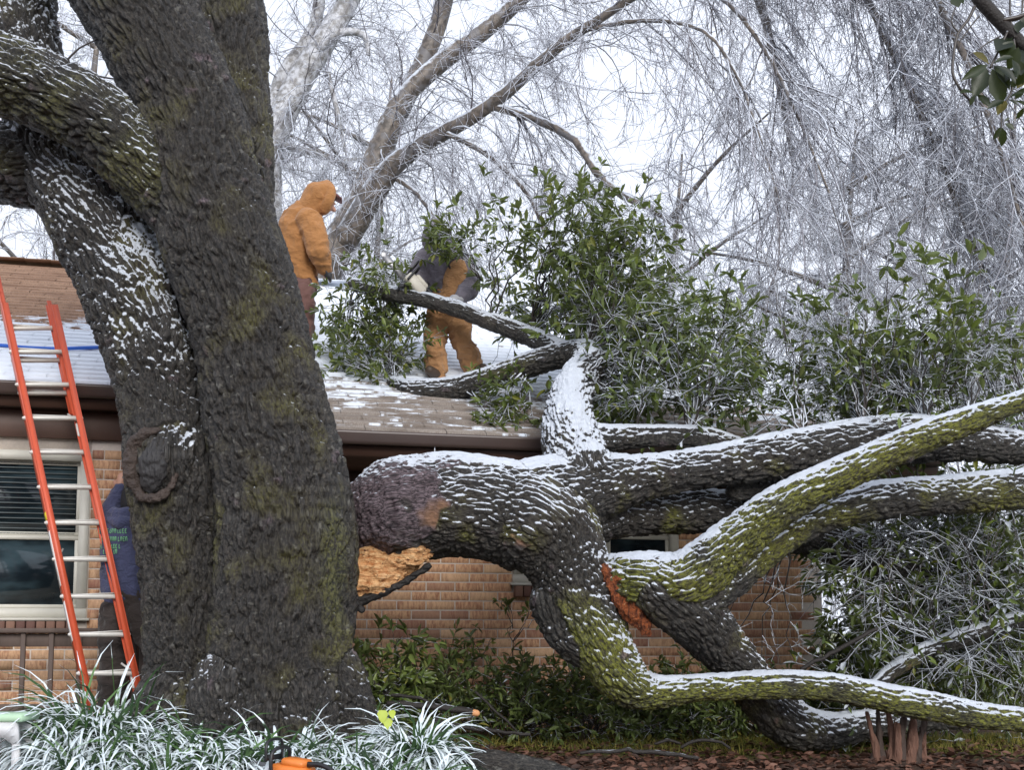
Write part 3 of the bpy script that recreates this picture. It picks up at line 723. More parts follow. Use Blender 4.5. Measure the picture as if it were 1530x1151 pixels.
# ================================================================== the standing oak
m_bark = bark_mat('oak_bark_wet', thr=.66, snow_noise=.8, moss=.26)
YA = 7.6
A_ = [pxl([(418, 1135, 120), (418, 1060, 112), (420, 990, 104), (425, 900, 103), (428, 800, 103), (420, 710, 95), (395, 600, 88), (374, 500, 82), (346, 400, 84), (312, 300, 84), (290, 200, 80), (250, 100, 78), (196, 0, 80), (120, -120, 78), (80, -170, 75)], YA)]
B_ = [pxl([(360, 330, 45, 7.75), (356, 200, 49, 7.85), (348, 80, 50, 7.95), (343, -30, 49, 8.0), (341, -130, 46, 8.05)])]
C_ = [pxl([(287, 1135, 82, 7.65), (285, 1060, 74, 7.65), (281, 1000, 62, 7.66), (275, 900, 58, 7.66), (268, 800, 62, 7.66), (258, 700, 68, 7.68), (243, 600, 63, 7.74), (222, 500, 70, 7.80), (178, 400, 70, 7.88), (128, 310, 66, 7.95), (90, 240, 60, 8.02), (58, 150, 52, 8.1), (44, 70, 46, 8.15), (36, 0, 45, 8.2), (30, -110, 44, 8.25)])]
D_ = [pxl([(285, 310, 62, 7.58), (215, 240, 60, 7.52), (150, 182, 55, 7.46), (80, 142, 56, 7.42), (0, 110, 58, 7.38), (-120, 70, 58, 7.3)])]
E_ = [pxl([(100, 250, 58, 8.02), (30, 248, 58, 8.1), (-60, 232, 54, 8.2), (-160, 200, 50, 8.3)])]
roots = [pxl([(270, 1040, 60, 7.6), (232, 1100, 50, 7.5), (190, 1145, 32, 7.4)]), pxl([(480, 1010, 60, 7.6), (515, 1080, 52, 7.55), (560, 1135, 30, 7.5)]), pxl([(360, 1040, 75, 7.45), (350, 1110, 60, 7.3), (330, 1150, 40, 7.2)]), pxl([(440, 1040, 75, 7.45), (455, 1110, 55, 7.3), (470, 1150, 35, 7.2)])]
knotb = [pxl([(262, 735, 36, 7.54), (250, 690, 46, 7.52), (262, 640, 34, 7.60)]), pxl([(255, 765, 34, 7.58), (290, 785, 32, 7.58)])]
def snow_oak(V, L):
    s = np.full(len(V), -.06)
    px, py, _ = project(V); s[L == 2] = (.34-.55*sst(py, 520, 640))[L == 2]; s[L == 3] = .26; s[L == 0] = -.16; s[L == 1] = -.1
    px, py, _ = project(V)
    s += .45*np.exp(-(((px-288)/32)**2+((py-655)/48)**2))*(V[:, 1] < 7.7)
    return s
def moss_oak(V, L):
    m = np.where(L == 3, .55, .25)
    px, py, _ = project(V); m += .8*np.exp(-(((px-500)/16)**2+((py-850)/90)**2)); return m
oak_base = np.array([at(400, 1090, YA)[0], YA, 0])
me = limb_union('trunk', A_+B_+C_+D_+E_+roots+knotb, .0200, 3, m_bark, {'snow': snow_oak, 'moss': moss_oak}, cell=25, along=.21, amp=.042, fine=True)
oak = thing('oak_tree', 'huge standing oak with furrowed dark bark and forked trunk beside the ladder', 'tree')
trunk = link('trunk', me, oak)
# pruned-branch scar with its callus ring on the left stem
m_callus = simple('callus_bark', (.050, .034, .027), .55, .9, 60, 1.0, dist=.02, snow=.97, vec=(1, 1, 1))
m_scar = simple('weathered_cut_wood', (.026, .024, .025), .6, 1.0, 55, 1.0, dist=.02, snow=.80, vec=(1, 1, .25))
ring = [(214, 742, 7.40), (201, 722, 7.42), (197, 695, 7.43), (202, 668, 7.42), (217, 650, 7.38), (238, 642, 7.36)]
P = [at(x, y, Y) for (x, y, Y) in ring]
knot = blob('branch_scar', [(P, [.026, .048, .062, .058, .046, .020]), ([at(210, 742, 7.38), at(230, 746, 7.34), at(252, 733, 7.34), at(262, 712, 7.36)], [.024, .030, .026, .016])], .008, 3, m_callus, oak, rough=.018, fs=(1, 1, 1.4))
blob('cut_face', [([at(226, 722, 7.36), at(230, 692, 7.33), at(240, 666, 7.35)], [.075, .10, .07], .42)], .010, 4, m_scar, knot, rough=.02)
m_twig_d = twig_mat('dark_twig', (.035, .026, .022), (.1, .08, .075), .3, .9, .55)
# thin dead shoots on the left limb
b = MB()
for pts in ([(100, 90, 1.6), (118, 72, 1.4), (146, 58, 1)], [(130, 110, 1.6), (160, 116, 1.4), (185, 120, 1)]):
    P, R = pxl(pts, 7.5); b.tube(P, R, 6)

b.build('shoot', m_twig_d, oak, True)

# ================================================================== the fallen oak
m_bark_f = bark_mat('fallen_oak_bark', (.008, .007, .006), (.085, .075, .062), thr=.40, snow_noise=.5, moss=.72)
Fl = [
 pxl([(552, 776, 60, 7.98), (578, 768, 72, 7.95), (610, 760, 79, 7.92), (680, 756, 75, 7.9), (760, 766, 76, 7.9), (815, 788, 82, 7.9), (845, 835, 62, 7.88), (868, 900, 52, 7.85), (896, 960, 45, 7.8), (930, 1012, 37, 7.76), (965, 1034, 27, 7.74), (1010, 1033, 21, 7.72), (1060, 1029, 19, 7.7), (1150, 1025, 20, 7.66), (1230, 1028, 20, 7.63), (1320, 1044, 20, 7.6), (1400, 1060, 20, 7.57), (1470, 1072, 18, 7.55), (1570, 1082, 15, 7.5)]),
 pxl([(800, 752, 66, 7.92), (855, 738, 60, 7.98), (910, 726, 46, 8.03), (970, 714, 32, 8.08), (1040, 703, 29, 8.13), (1120, 690, 32, 8.18), (1200, 675, 34, 8.22), (1290, 660, 33, 8.28), (1380, 657, 33, 8.34), (1460, 664, 26, 8.4), (1560, 674, 21, 8.5)]),
 pxl([(868, 712, 52, 8.0), (852, 655, 42, 8.2), (850, 615, 36, 8.5), (860, 575, 31, 8.85), (880, 545, 26, 9.1), (872, 529, 21, 9.3), (835, 533, 18, 9.45), (780, 550, 17, 9.6), (720, 570, 17, 9.72), (670, 584, 18, 9.78), (620, 586, 18, 9.82), (588, 577, 13, 9.95)]),
 pxl([(880, 660, 24, 8.2), (950, 654, 17, 8.4), (1030, 655, 16, 8.5), (1085, 664, 14, 8.6), (1140, 680, 10, 8.8)]),
 pxl([(850, 790, 50, 8.05), (905, 775, 34, 8.25), (970, 768, 30, 8.4), (1040, 764, 33, 8.5), (1110, 770, 30, 8.6), (1180, 792, 28, 8.7), (1260, 818, 30, 8.8), (1330, 842, 26, 8.9), (1400, 872, 14, 9.0)]),
 pxl([(912, 862, 30, 7.85), (960, 868, 40, 7.72), (1025, 868, 41, 7.64), (1088, 818, 36, 7.6), (1150, 770, 30, 7.56), (1210, 732, 26, 7.53), (1280, 700, 24, 7.5), (1350, 667, 23, 7.47), (1420, 640, 21, 7.43), (1500, 610, 17, 7.4), (1580, 580, 14, 7.35)]),
 pxl([(1040, 895, 36, 7.7), (1090, 865, 30, 7.8), (1140, 822, 27, 7.86), (1200, 782, 26, 7.92), (1270, 757, 27, 7.98), (1350, 745, 28, 8.04), (1430, 740, 28, 8.1), (1560, 727, 29, 8.2)]),
 pxl([(985, 880, 42, 7.68), (1030, 915, 46, 7.75), (1068, 955, 40, 7.88), (1100, 992, 35, 8.0), (1135, 1036, 34, 8.12), (1175, 1078, 34, 8.22), (1225, 1094, 27, 8.3), (1290, 1086, 21, 8.4), (1370, 1078, 16, 8.5), (1450, 1080, 10, 8.6)]),
 pxl([(735, 482, 12, 9.95), (790, 503, 14, 9.8), (840, 525, 15, 9.5), (872, 532, 16, 9.25)]),
 pxl([(1290, 1045, 9, 8.3), (1340, 1000, 11, 8.35), (1400, 968, 12, 8.4), (1470, 945, 13, 8.45), (1560, 920, 14, 8.5)]),
 pxl([(1100, 735, 16, 8.3), (1150, 722, 15, 8.45), (1210, 720, 13, 8.6), (1260, 722, 10, 8.75)]),
 pxl([(845, 900, 52, 7.9), (850, 940, 40, 7.86), (868, 960, 36, 7.82)]),
]
def torn_w(V, L):
    px, py, _ = project(V); a = 1-sst(px-.20*(760-py), 575, 690)
    return a*(L == 0)
def moss_f(V, L):
    m = np.where(L == 5, .75, np.where(L == 6, .35, .12)); px, py, _ = project(V)
    m += np.where(L == 0, .55*sst(py, 860, 960), 0); return m
def snow_f(V, L):
    s = np.zeros(len(V)); px, py, _ = project(V)
    s[L == 2] = .05; s += np.where((L == 2) & (py < 560), -.10, 0); s[L == 3] = .12; s[L == 4] = -.05; s[L == 9] = .15
    return s
me = limb_union('trunk', Fl, .0190, 3, m_bark_f, {'torn': torn_w, 'moss': moss_f, 'snow': snow_f, 'deep': lambda V, L: 1}, cell=27, along=.32, amp=.030, fine=True)
fallen = thing('fallen_oak', 'toppled oak limb with torn butt, snow covered branches resting on roof and ground', 'fallen tree')
link('trunk', me, fallen)
# bare wood at the two breaks
g = G('fresh_torn_wood'); oc = g.pos(); fib = g.noise(g.scalev(oc, (16, 30, 70)), 1.0, 5, .7); chip = g.noise(oc, 26, 4, .65)
c = g.mix(g.mr(fib, .34, .66), (.48, .20, .07), (.85, .55, .28)); c = g.mix(g.mr(chip, .60, .68), c, (.10, .04, .022)); c = g.mix(g.mr(g.noise(oc, 5, 3), .58, .72, 0, .7), c, (.85, .66, .42))
g.bsdf(c, .75, None, .3); d = g.n('ShaderNodeDisplacement', {'Height': g.math('ADD', fib, g.math('MULTIPLY', chip, 1.4)), 'Midlevel': 1.2, 'Scale': .03}); g.t.links.new(d.outputs[0], g.out.inputs['Displacement']); g.m.displacement_method = 'BOTH'; m_wood = g.m
g = G('red_torn_wood'); oc = g.pos(); fib = g.noise(g.scalev(oc, (50, 30, 18)), 1.0, 5, .7); chip = g.noise(oc, 30, 4, .65)
c = g.mix(g.mr(fib, .36, .64), (.06, .016, .008), (.36, .10, .03)); c = g.mix(g.mr(chip, .62, .70), c, (.55, .30, .15))
g.bsdf(c, .6, None, .4); d = g.n('ShaderNodeDisplacement', {'Height': g.math('ADD', fib, g.math('MULTIPLY', chip, 1.4)), 'Midlevel': 1.2, 'Scale': .03}); g.t.links.new(d.outputs[0], g.out.inputs['Displacement']); g.m.displacement_method = 'BOTH'; m_rwood = g.m
m_bark_b = simple('black_bark_underside', (.010, .008, .007), .6, .7, 60, 1.0, dist=.012)
def ptb(pts, Y): return ([at(x, y, Y) for x, y, r in pts], [r*mpp(x, y, Y) for x, y, r in pts])
tw = blob('torn_wood', [ptb([(520, 872, 24), (550, 862, 30), (585, 847, 27), (615, 833, 20), (636, 823, 13)], 7.80)+(.8,), ptb([(600, 838, 15), (625, 826, 14), (642, 822, 6)], 7.76), ptb([(530, 850, 20), (560, 838, 20)], 7.8)], .008, 1, m_wood, fallen, rough=.05, fs=(.5, 1, 1.3))
tw['label'] = 'bright orange torn heartwood under the butt'
blob('bark_strip', [ptb([(520, 903, 9), (550, 894, 7), (585, 880, 6), (615, 864, 6), (640, 846, 5)], 7.76)], .007, 1, m_bark_b, fallen, rough=.016, fs=(.6, 1.6, 1.6))
blob('bark_strip', [ptb([(524, 890, 7), (532, 902, 6), (541, 913, 3)], 7.70)], .006, 1, m_bark_b, fallen, rough=.02)
rw = blob('torn_wood', [ptb([(905, 853, 6), (920, 878, 13), (938, 905, 15), (952, 928, 11), (966, 946, 5)], 7.70)+(.9,), ptb([(925, 868, 8), (950, 905, 9), (964, 935, 5)], 7.67)], .008, 1, m_rwood, fallen, rough=.035, fs=(.6, 1, .5))
rw['label'] = 'dark red split wood in the branch crotch'
# severed limb the roof worker is cutting
me = limb_union('limb', [pxl([(528, 424, 9, 10.25), (570, 436, 11, 10.15), (630, 447, 12, 10.05), (690, 464, 13, 9.98), (738, 484, 12, 9.92)])], .009, 3, m_bark_f, {'snow': lambda V, L: np.full(len(V), .05)}, 16)
lo = link('roof_limb', me); tag(lo, 'dark snow topped limb lying across in front of the worker in tan overalls', 'branch')
# ================================================================== ice-coated trees behind the house
m_ice = twig_mat('iced_twig', (.13, .115, .125), (.43, .42, .475), .25, .75, .10)
m_icebark = G('iced_limb_bark'); g = m_icebark; po = g.pos()
n1 = g.noise(po, 9, 4); c = g.mix(g.mr(n1, .35, .65), (.075, .062, .052), (.20, .165, .135)); c = g.mix(g.mr(g.noise(po, 4, 3), .5, .62), c, (.16, .15, .15))
s_ = g.mr(g.math('ADD', g.nz(), g.math('MULTIPLY', g.math('SUBTRACT', g.noise(po, 6, 4), .5), 1.0)), .25, .5)
g.bsdf(g.mix(s_, c, SNOW), .5, g.bump(n1, .6, .02), .5); m_icebark = g.m
g = G('frosted_limb_bark'); po = g.pos(); n1 = g.noise(po, 7, 5, .65)
g.bsdf(g.mix(g.mr(n1, .38, .62), (.24, .23, .22), (.62, .63, .66)), .5, g.bump(n1, .5, .02), .4); m_frost = g.m

def icy_tree(name, label, limbs, shoots, seed, bark, group=None, thick=1.0, tint=(.0, 1.0)):
    """limbs: list of (P,R); shoots: list of (limb indices, n, length range, bias dir, droop, n2, n3)"""
    r = np.random.default_rng(seed); t = thing(name, label, 'tree', group)
    b = MB()
    for P, R in limbs: b.tube(P, R, 12)
    b.build('limbs', bark, t, True)
    VV, FF, TT = [], [], []; nv = 0
    def put(P, R0, R1, lo=0., hi=1.):
        nonlocal nv
        V, Fq = strand_tubes(P, R0, R1); VV.append(V); FF.append(Fq+nv); nv += len(V)
        TT.append(np.repeat(r.uniform(lo, hi, len(P)), P.shape[1]*3))
    for (ids, n, lr, bias, droop, n2, n3, sp) in shoots:
        S, D = [], []
        ws = np.array([np.linalg.norm(np.diff(limbs[i][0], axis=0), axis=1).sum() for i in ids]); ws = ws/ws.sum()
        for k in range(n):
            P, R = limbs[ids[r.choice(len(ids), p=ws)]]; j = r.integers(int(len(P)*.12), len(P)-1)
            S.append(P[j]); D.append(unit(unit(P[j+1]-P[j])*.5+np.asarray(bias)+r.normal(0, sp, 3)))
        S, D = np.array(S), np.array(D); n = len(S); L = r.uniform(*lr, n)
        P1 = strands(S, D, L, 11, droop*r.uniform(.5, 1.4, n), .17, r); put(P1, r.uniform(.010, .022, n)*thick, np.full(n, .005)*thick, 0, .8)
        S2, D2, pi = side_shoots(P1, n2, r, .55, .08, 1.0); m = len(S2); L2 = r.uniform(.35, 1.1, m)*np.clip(L[pi]/2.5, .6, 1.4)
        P2 = strands(S2, D2, L2, 5, droop*.8, .24, r); put(P2, r.uniform(.0055, .008, m)*thick, np.full(m, .0035)*thick)
        if n3:
            S3, D3, pi = side_shoots(P2, n3, r, .7, .05, 1.0); m = len(S3)
            P3 = strands(S3, D3, r.uniform(.12, .38, m), 2, droop*.5, .2, r); put(P3, np.full(m, .0042)*thick, np.full(m, .003)*thick)
    o = link('twigs', mk('twigs', np.concatenate(VV), np.concatenate(FF), m_ice, True, {'tint': np.concatenate(TT)}), t); o['kind'] = 'stuff'
    return t
YT = 20.5
LW = [
 pxl([(400, 760, 34), (440, 560, 32), (470, 440, 29), (508, 362, 26), (548, 285, 24), (572, 215, 20), (600, 150, 15), (660, 92, 14), (720, 48, 13), (775, 0, 12), (860, -90, 11), (960, -150, 10), (1060, -120, 8), (1130, -10, 7), (1160, 110, 5), (1185, 240, 3)], YT, .3),
 pxl([(520, 352, 20, 20.3), (560, 285, 19, 20.1), (590, 245, 16, 19.9), (640, 210, 13, 19.6), (700, 178, 11, 19.2), (760, 135, 10, 18.8), (830, 72, 9, 18.3), (900, 25, 7, 17.8), (980, -20, 6, 17.4), (1070, -10, 4.5, 17), (1140, 70, 3.2, 16.6), (1190, 170, 2.2, 16.3), (1240, 290, 1.2, 16)], None, .3),
 pxl([(578, 205, 16), (605, 150, 15), (640, 75, 14), (662, 10, 13), (690, -120, 11)], 20.9, .3),
 pxl([(735, 158, 6, 19), (800, 178, 6.5, 18.7), (860, 208, 7, 18.4), (890, 255, 6.5, 18.1), (930, 292, 6, 17.9), (975, 312, 5, 17.7), (1018, 345, 3.5, 17.5)], None, .3),
 pxl([(670, 200, 4, 19.3), (720, 225, 4.5, 19), (765, 262, 4, 18.8), (795, 300, 3.5, 18.6), (812, 345, 2.5, 18.4)], None, .3),
 pxl([(585, 262, 4, 20), (625, 290, 4.5, 19.7), (650, 325, 3.5, 19.4), (670, 350, 2.5, 19.2)], None, .3),
 pxl([(860, -90, 9, 20), (1000, -230, 9, 19), (1180, -230, 8, 18), (1320, -120, 7, 17.2), (1420, 40, 5.5, 16.6), (1490, 210, 4, 16.2), (1540, 380, 2.5, 16)], None, .3),
 pxl([(870, 45, 4, 18), (960, 30, 3.4, 17.6), (1050, 45, 3, 17), (1100, 110, 2.6, 16.6), (1130, 190, 2, 16.3), (1165, 300, 1.2, 16)], None, .3),
 pxl([(960, -150, 7, 20), (1120, -170, 7, 19.2), (1250, -70, 6, 18.5), (1340, 90, 5, 18), (1420, 280, 3.5, 17.6), (1480, 440, 2, 17.3)], None, .3),
]
icy_tree('weeping_tree', 'large weeping bare tree with ice glazed drooping twigs rising behind the roof', LW,
 [([0, 1, 2, 3, 4, 5], 150, (1.2, 3.0), (.10, -.1, -.10), .17, 9, 7, .55), ([0, 1, 7], 110, (2.2, 4.6), (.30, -.15, -.45), .14, 10, 8, .35),
  ([6, 8], 230, (2.4, 5.2), (.55, -.1, -.50), .10, 11, 8, .32)], 11, m_icebark)
# hanging dark shoots that stand out against the ice
LP_ = [pxl([(430, 800, 27), (405, 520, 25), (398, 300, 23), (405, 220, 21), (440, 135, 20), (478, 72, 18), (522, 0, 15), (580, -120, 12)], 23, .4),
       pxl([(400, 210, 13), (420, 120, 12), (470, 40, 10), (480, -60, 8)], 23.4, .4),
       pxl([(478, 72, 6), (510, 48, 6), (545, 52, 5), (550, 80, 3.5)], 22.8, .3), pxl([(415, 215, 5), (460, 226, 5), (500, 240, 4), (540, 238, 3)], 22.8, .3), pxl([(490, 110, 4), (505, 170, 3.5), (515, 225, 2.5)], 22.9, .3)]
icy_tree('pale_tree', 'pale frosted leaning tree trunk behind the worker in the orange jacket', LP_, [([0, 1, 2, 3, 4], 150, (1.2, 3.4), (.05, -.1, .05), .10, 8, 6, .8)], 12, m_frost)
def far_tree(label, px, base_py, Y, H, seed, n=90, spread=.9, droop=.07, rad=.2):
    r = np.random.default_rng(seed); b0 = at(px, 940, Y); b0[2] = 0; L = []
    P, R = catmull([b0, b0+[.2, 0, H*.3], b0+[-.1, 0, H*.6], b0+[.3, 0, H]], [rad, rad*.75, rad*.5, .03], .4); L.append((P, R))
    for k in range(11):
        s = b0+np.array([0, 0, H*(.22+.065*k)]); a = r.uniform(0, 6.28); ln = H*r.uniform(.28, .45)*(1.15-.05*k); d = np.array([math.cos(a), math.sin(a)*.7, r.uniform(.25, .8)])
        L.append(catmull([s, s+d*ln*.5, s+d*ln+[0, 0, -.1*ln]], [rad*.4, rad*.25, .02], .4))
    return icy_tree('icy_tree', label, L, [(list(range(len(L))), n, (1.2, 3.2), (0, -.1, .0), droop, 8, 6, spread)], seed, m_icebark, 'icy trees in the background', 1.25)
far_tree('icy background tree showing between the two stems of the standing oak', 110, 0, 27, 19, 21, 190)
far_tree('icy background tree right behind the leaning pale trunk', 560, 0, 30, 16, 22, 110)
far_tree('icy background tree beyond the end of the house roof', 1010, 0, 27, 12.5, 23, 170, droop=.12)
far_tree('icy background tree behind the leafy upright sprigs of the fallen oak', 1280, 0, 24, 12, 24, 260, droop=.14)
far_tree('icy background tree below the overhanging large leaved branch', 1530, 0, 25, 13, 25, 250, droop=.14)
# ================================================================== leafy crown of the fallen oak
m_leaf = leaf_mat('oak_leaf', (.048, .078, .016), (.20, .255, .045), snow=.92)
m_leaf_s = leaf_mat('snowy_oak_leaf', (.040, .066, .014), (.17, .23, .04), snow=.66)
m_leaf_d = leaf_mat('shrub_leaf', (.07, .105, .03), (.22, .28, .085), (.28, .25, .06), snow=1.10, yfrac=.93, rough=.3)
m_leaf_l = leaf_mat('laurel_leaf', (.10, .15, .035), (.26, .33, .09), (.34, .34, .08), snow=1.05, yfrac=.88, rough=.3)
m_twig_s = twig_mat('snowy_twig', (.04, .032, .028), (.13, .11, .10), .3, .8, .10)
def over_roof(P):
    q = P-HO; u = q@HD; y = q@HI; z = rz(np.clip(y, E0, YR))+.04
    inside = (y > E0-.05) & (y < YR) & (u < UR)
    P = P.copy(); P[..., 2] = np.where(inside, np.maximum(P[..., 2], z), P[..., 2]); return P
class Leafage:
    def __init__(s, seed): s.r = np.random.default_rng(seed); s.V = []; s.F = []; s.T = []; s.n = 0; s.lm = []
    def put(s, P, R0, R1, lo=0, hi=1):
        V, Fq = strand_tubes(P, R0, R1, 3); s.V.append(V); s.F.append(Fq+s.n); s.n += len(V); s.T.append(np.repeat(s.r.uniform(lo, hi, len(P)), P.shape[1]*3))
    def grow(s, starts, ends, n2, L2, n3, L3, nl, ll=.095, arch=.12, r1=.011, clampf=over_roof, wd=.46, droop=.03, lo2=.3):
        r = s.r; S = np.asarray(starts); E = np.asarray(ends); n = len(S); K = 9; t = np.linspace(0, 1, K)[None, :, None]
        ln = np.linalg.norm(E-S, axis=1); P1 = S[:, None]+(E-S)[:, None]*t+np.array([0, 0, 1.])*(ln[:, None, None]*arch*4*t*(1-t))
        P1 = P1+r.normal(0, .035, P1.shape)*np.minimum(t*4, 1)*ln[:, None, None]
        P1 = clampf(P1); s.put(P1, np.full(n, r1), np.full(n, r1*.35), 0, .5)
        S2, D2, pi = side_shoots(P1, n2, r, .75, lo2, 1.0); m = len(S2); P2 = clampf(strands(S2, D2, r.uniform(*L2, m), 5, droop, .16, r)); s.put(P2, np.full(m, r1*.42), np.full(m, r1*.22))
        if n3:
            S3, D3, pi = side_shoots(P2, n3, r, .7, .25, 1.0); m = len(S3); P3 = clampf(strands(S3, D3, r.uniform(*L3, m), 3, droop, .18, r)); s.put(P3, np.full(m, r1*.24), np.full(m, r1*.15))
        else: P3 = P2
        if nl:
            S4, D4, pi = side_shoots(P3, nl, r, .75, .45, 1.0); m = len(S4); D4 = unit(D4+np.array([0, 0, -.12]))
            up = unit(np.array([0, 0, 1.])+r.normal(0, .55, (m, 3)))
            s.lm.append(leaf_mats(clampf(S4), D4, up, ll*r.uniform(.6, 1.25, m), wd*r.uniform(.8, 1.15, m)))
    def leaves(s): return tuple(np.concatenate([l[k] for l in s.lm]) for k in range(4))
    def build(s, parent, mat, n_single, twigmat=None, off=(0, 0, 0), weight=None):
        o = link('twigs', mk('twigs', np.concatenate(s.V), np.concatenate(s.F), twigmat or m_twig_s, True, {'tint': np.concatenate(s.T)}, off), parent); o['kind'] = 'stuff'
        if s.lm: put_leaves(parent, s.leaves(), mat, n_single, s.r, off=off, weight=weight)
def region(r, n, x0, x1, y0, y1, Y0, Y1):
    return [at(r.uniform(x0, x1), r.uniform(y0, y1), r.uniform(Y0, Y1)) for _ in range(n)]
def near_start(ends, cands):
    C = np.array(cands); return [C[np.argmin(np.linalg.norm(C-e, axis=1))] for e in ends]
r = np.random.default_rng(41)
lf = Leafage(42)
# on the roof, round the workers
c1 = [at(588, 577, 9.95), at(620, 586, 9.85), at(535, 426, 10.25), at(600, 440, 10.1)]
e = region(r, 22, 470, 600, 400, 560, 10.0, 10.7); lf.grow(near_start(e, c1), e, 7, (.2, .5), 3, (.08, .22), 5, .085)
e = region(r, 6, 625, 692, 345, 372, 9.85, 9.98); lf.grow([at(720, 420, 9.9)]*6, e, 4, (.1, .25), 3, (.05, .14), 4, .09, lo2=.6)
e = region(r, 6, 720, 815, 605, 635, 9.1, 9.5); lf.grow(near_start(e, [at(780, 550, 9.6), at(690, 580, 9.75)]), e, 5, (.15, .3), 3, (.08, .2), 4, .09)
# main bushy mass right of the second worker
c2 = [at(872, 529, 9.3), at(835, 533, 9.45), at(790, 505, 9.8), at(880, 545, 9.1), at(735, 482, 9.95), at(860, 575, 8.85)]
e = region(r, 44, 710, 1080, 330, 520, 9.3, 10.4); e = [p for p in e if not (project(p)[0][0] > 960 and project(p)[1][0] < 380) and not (project(p)[0][0] < 890 and project(p)[1][0] > 485)]
lf.grow(near_start(e, c2), e, 7, (.2, .6), 3, (.08, .25), 5, .095)
e = region(r, 10, 760, 960, 300, 345, 9.2, 9.8); lf.grow(near_start(e, c2), e, 6, (.2, .5), 2, (.1, .25), 5, .10, lo2=.5)
# upright sprigs at the right
c4 = [at(1290, 632, 8.3), at(1385, 640, 8.3), at(1310, 636, 8.3), at(1440, 640, 8.3)]
e = [at(1300, 400, 8.4), at(1220, 425, 8.5), at(1370, 370, 8.3), at(1440, 400, 8.2), at(1500, 430, 8.3), at(1350, 455, 8.3), at(1410, 470, 8.2), at(1240, 500, 8.5), at(1470, 520, 8.2), at(1385, 420, 8.25), at(1330, 385, 8.4), at(1420, 530, 8.1)]
lf.grow(near_start(e, c4), e, 4, (.15, .40), 2, (.06, .16), 4, .115, .02, .010, lo2=.55, wd=.5)
lf.build(fallen, m_leaf, 170)
ls = Leafage(43)
c3 = [at(x, y, Y) for x, y, Y in ((950, 645, 8.4), (1030, 645, 8.5), (1120, 668, 8.2), (1200, 650, 8.25), (1290, 635, 8.3), (1380, 632, 8.35), (1460, 645, 8.4), (860, 575, 8.85), (1530, 660, 8.5), (1420, 630, 7.5))]
e = region(r, 60, 880, 1530, 500, 640, 8.3, 9.6); ls.grow(near_start(e, c3), e, 8, (.2, .6), 3, (.08, .26), 4, .095)
e = region(r, 26, 900, 1120, 440, 600, 8.7, 9.8); ls.grow(near_start(e, c3+c2), e, 8, (.2, .6), 3, (.08, .25), 4, .095)
# snowy tangle under the limbs at the right
c5 = [at(x, y, Y) for x, y, Y in ((1400, 872, 9.0), (1330, 842, 8.9), (1400, 965, 8.4), (1480, 942, 8.45), (1560, 727, 8.2), (1290, 1086, 8.4), (1560, 900, 9.0), (1540, 820, 9.0), (1530, 1000, 8.8))]
e = region(r, 58, 1265, 1530, 770, 1075, 8.2, 9.5); ls.grow(near_start(e, c5), e, 8, (.2, .7), 3, (.1, .3), 4, .10, clampf=lambda P: np.concatenate([P[..., :2], np.maximum(P[..., 2:], .03)], -1))
e = region(r, 22, 1270, 1545, 770, 960, 8.9, 10.2); ls.grow(near_start(e, c5), e, 10, (.3, .8), 3, (.1, .3), 5, .11, clampf=lambda P: np.concatenate([P[..., :2], np.maximum(P[..., 2:], .03)], -1))
ls.build(fallen, m_leaf_s, 130)
# bare snowy shoots
bs = Leafage(44)
e = region(r, 26, 900, 1530, 400, 600, 8.2, 9.4); bs.grow(near_start(e, c3), e, 7, (.2, .7), 3, (.1, .3), 0, arch=.05, r1=.009)
e = region(r, 30, 1230, 1530, 760, 1000, 8.1, 9.0); bs.grow(near_start(e, c5), e, 8, (.2, .7), 3, (.1, .3), 0, arch=.05, r1=.011, clampf=lambda P: P)
e = [at(1100, 960, 8.6), at(1150, 930, 8.6), at(1135, 985, 8.5), at(1180, 965, 8.6), at(1085, 915, 8.5)]; bs.grow([at(1172, 800, 8.3)]*5, e, 4, (.1, .3), 2, (.06, .15), 0, arch=-.02, r1=.010, clampf=lambda P: P)
bs.build(fallen, m_leaf, 0)

# ================================================================== shrubs along the wall
def shrub(name, label, px, Y, w_, h_, d_, n1, n2, nl, ll, mat, seed, nsing, zb=0.0, group='shrubs along the brick wall'):
    b0 = at(px, 1000, Y); b0[2] = float(ground_z(b0[0], b0[1])); t = thing(name, label, 'shrub', group, tuple(b0)); L = Leafage(seed); r = L.r
    S, E = [], []
    for k in range(n1):
        a = r.uniform(0, 6.28); q = math.sqrt(r.uniform(.02, 1)); el = r.uniform(.25, 1.0)
        E.append(b0+np.array([math.cos(a)*q*w_*(1.1-.35*el), math.sin(a)*q*d_, h_*el*(1.05-.35*q)])); S.append(b0+np.array([math.cos(a)*.12*w_, math.sin(a)*.1, 0]))
    wl = lambda P: np.concatenate([P[..., :2], np.maximum(P[..., 2:], .02)], -1)
    def keep(P):
        P = wl(P); y = (P-HO)@HI; P = P-HI*np.maximum(y+.08, 0)[..., None]; return P
    L.grow(S, E, n2, (.12, .32), 0, None, nl, ll, .05, .008, keep, lo2=.35, wd=.42)
    L.build(t, mat, nsing, m_twig_d, off=b0); return t
shrub('laurel_shrub', 'light green leafy shrub standing right against the standing oak trunk', 566, 8.75, .42, .95, .3, 26, 11, 7, .105, m_leaf_l, 51, 60)
shrub('evergreen_shrub', 'dark evergreen shrub under the torn butt between the light shrub and a thin sapling', 655, 9.05, .45, .74, .35, 24, 11, 7, .085, m_leaf_d, 52, 45)
shrub('evergreen_shrub', 'dark evergreen shrub below the dark brick window sill', 765, 9.1, .50, .70, .35, 24, 11, 7, .085, m_leaf_d, 53, 40)
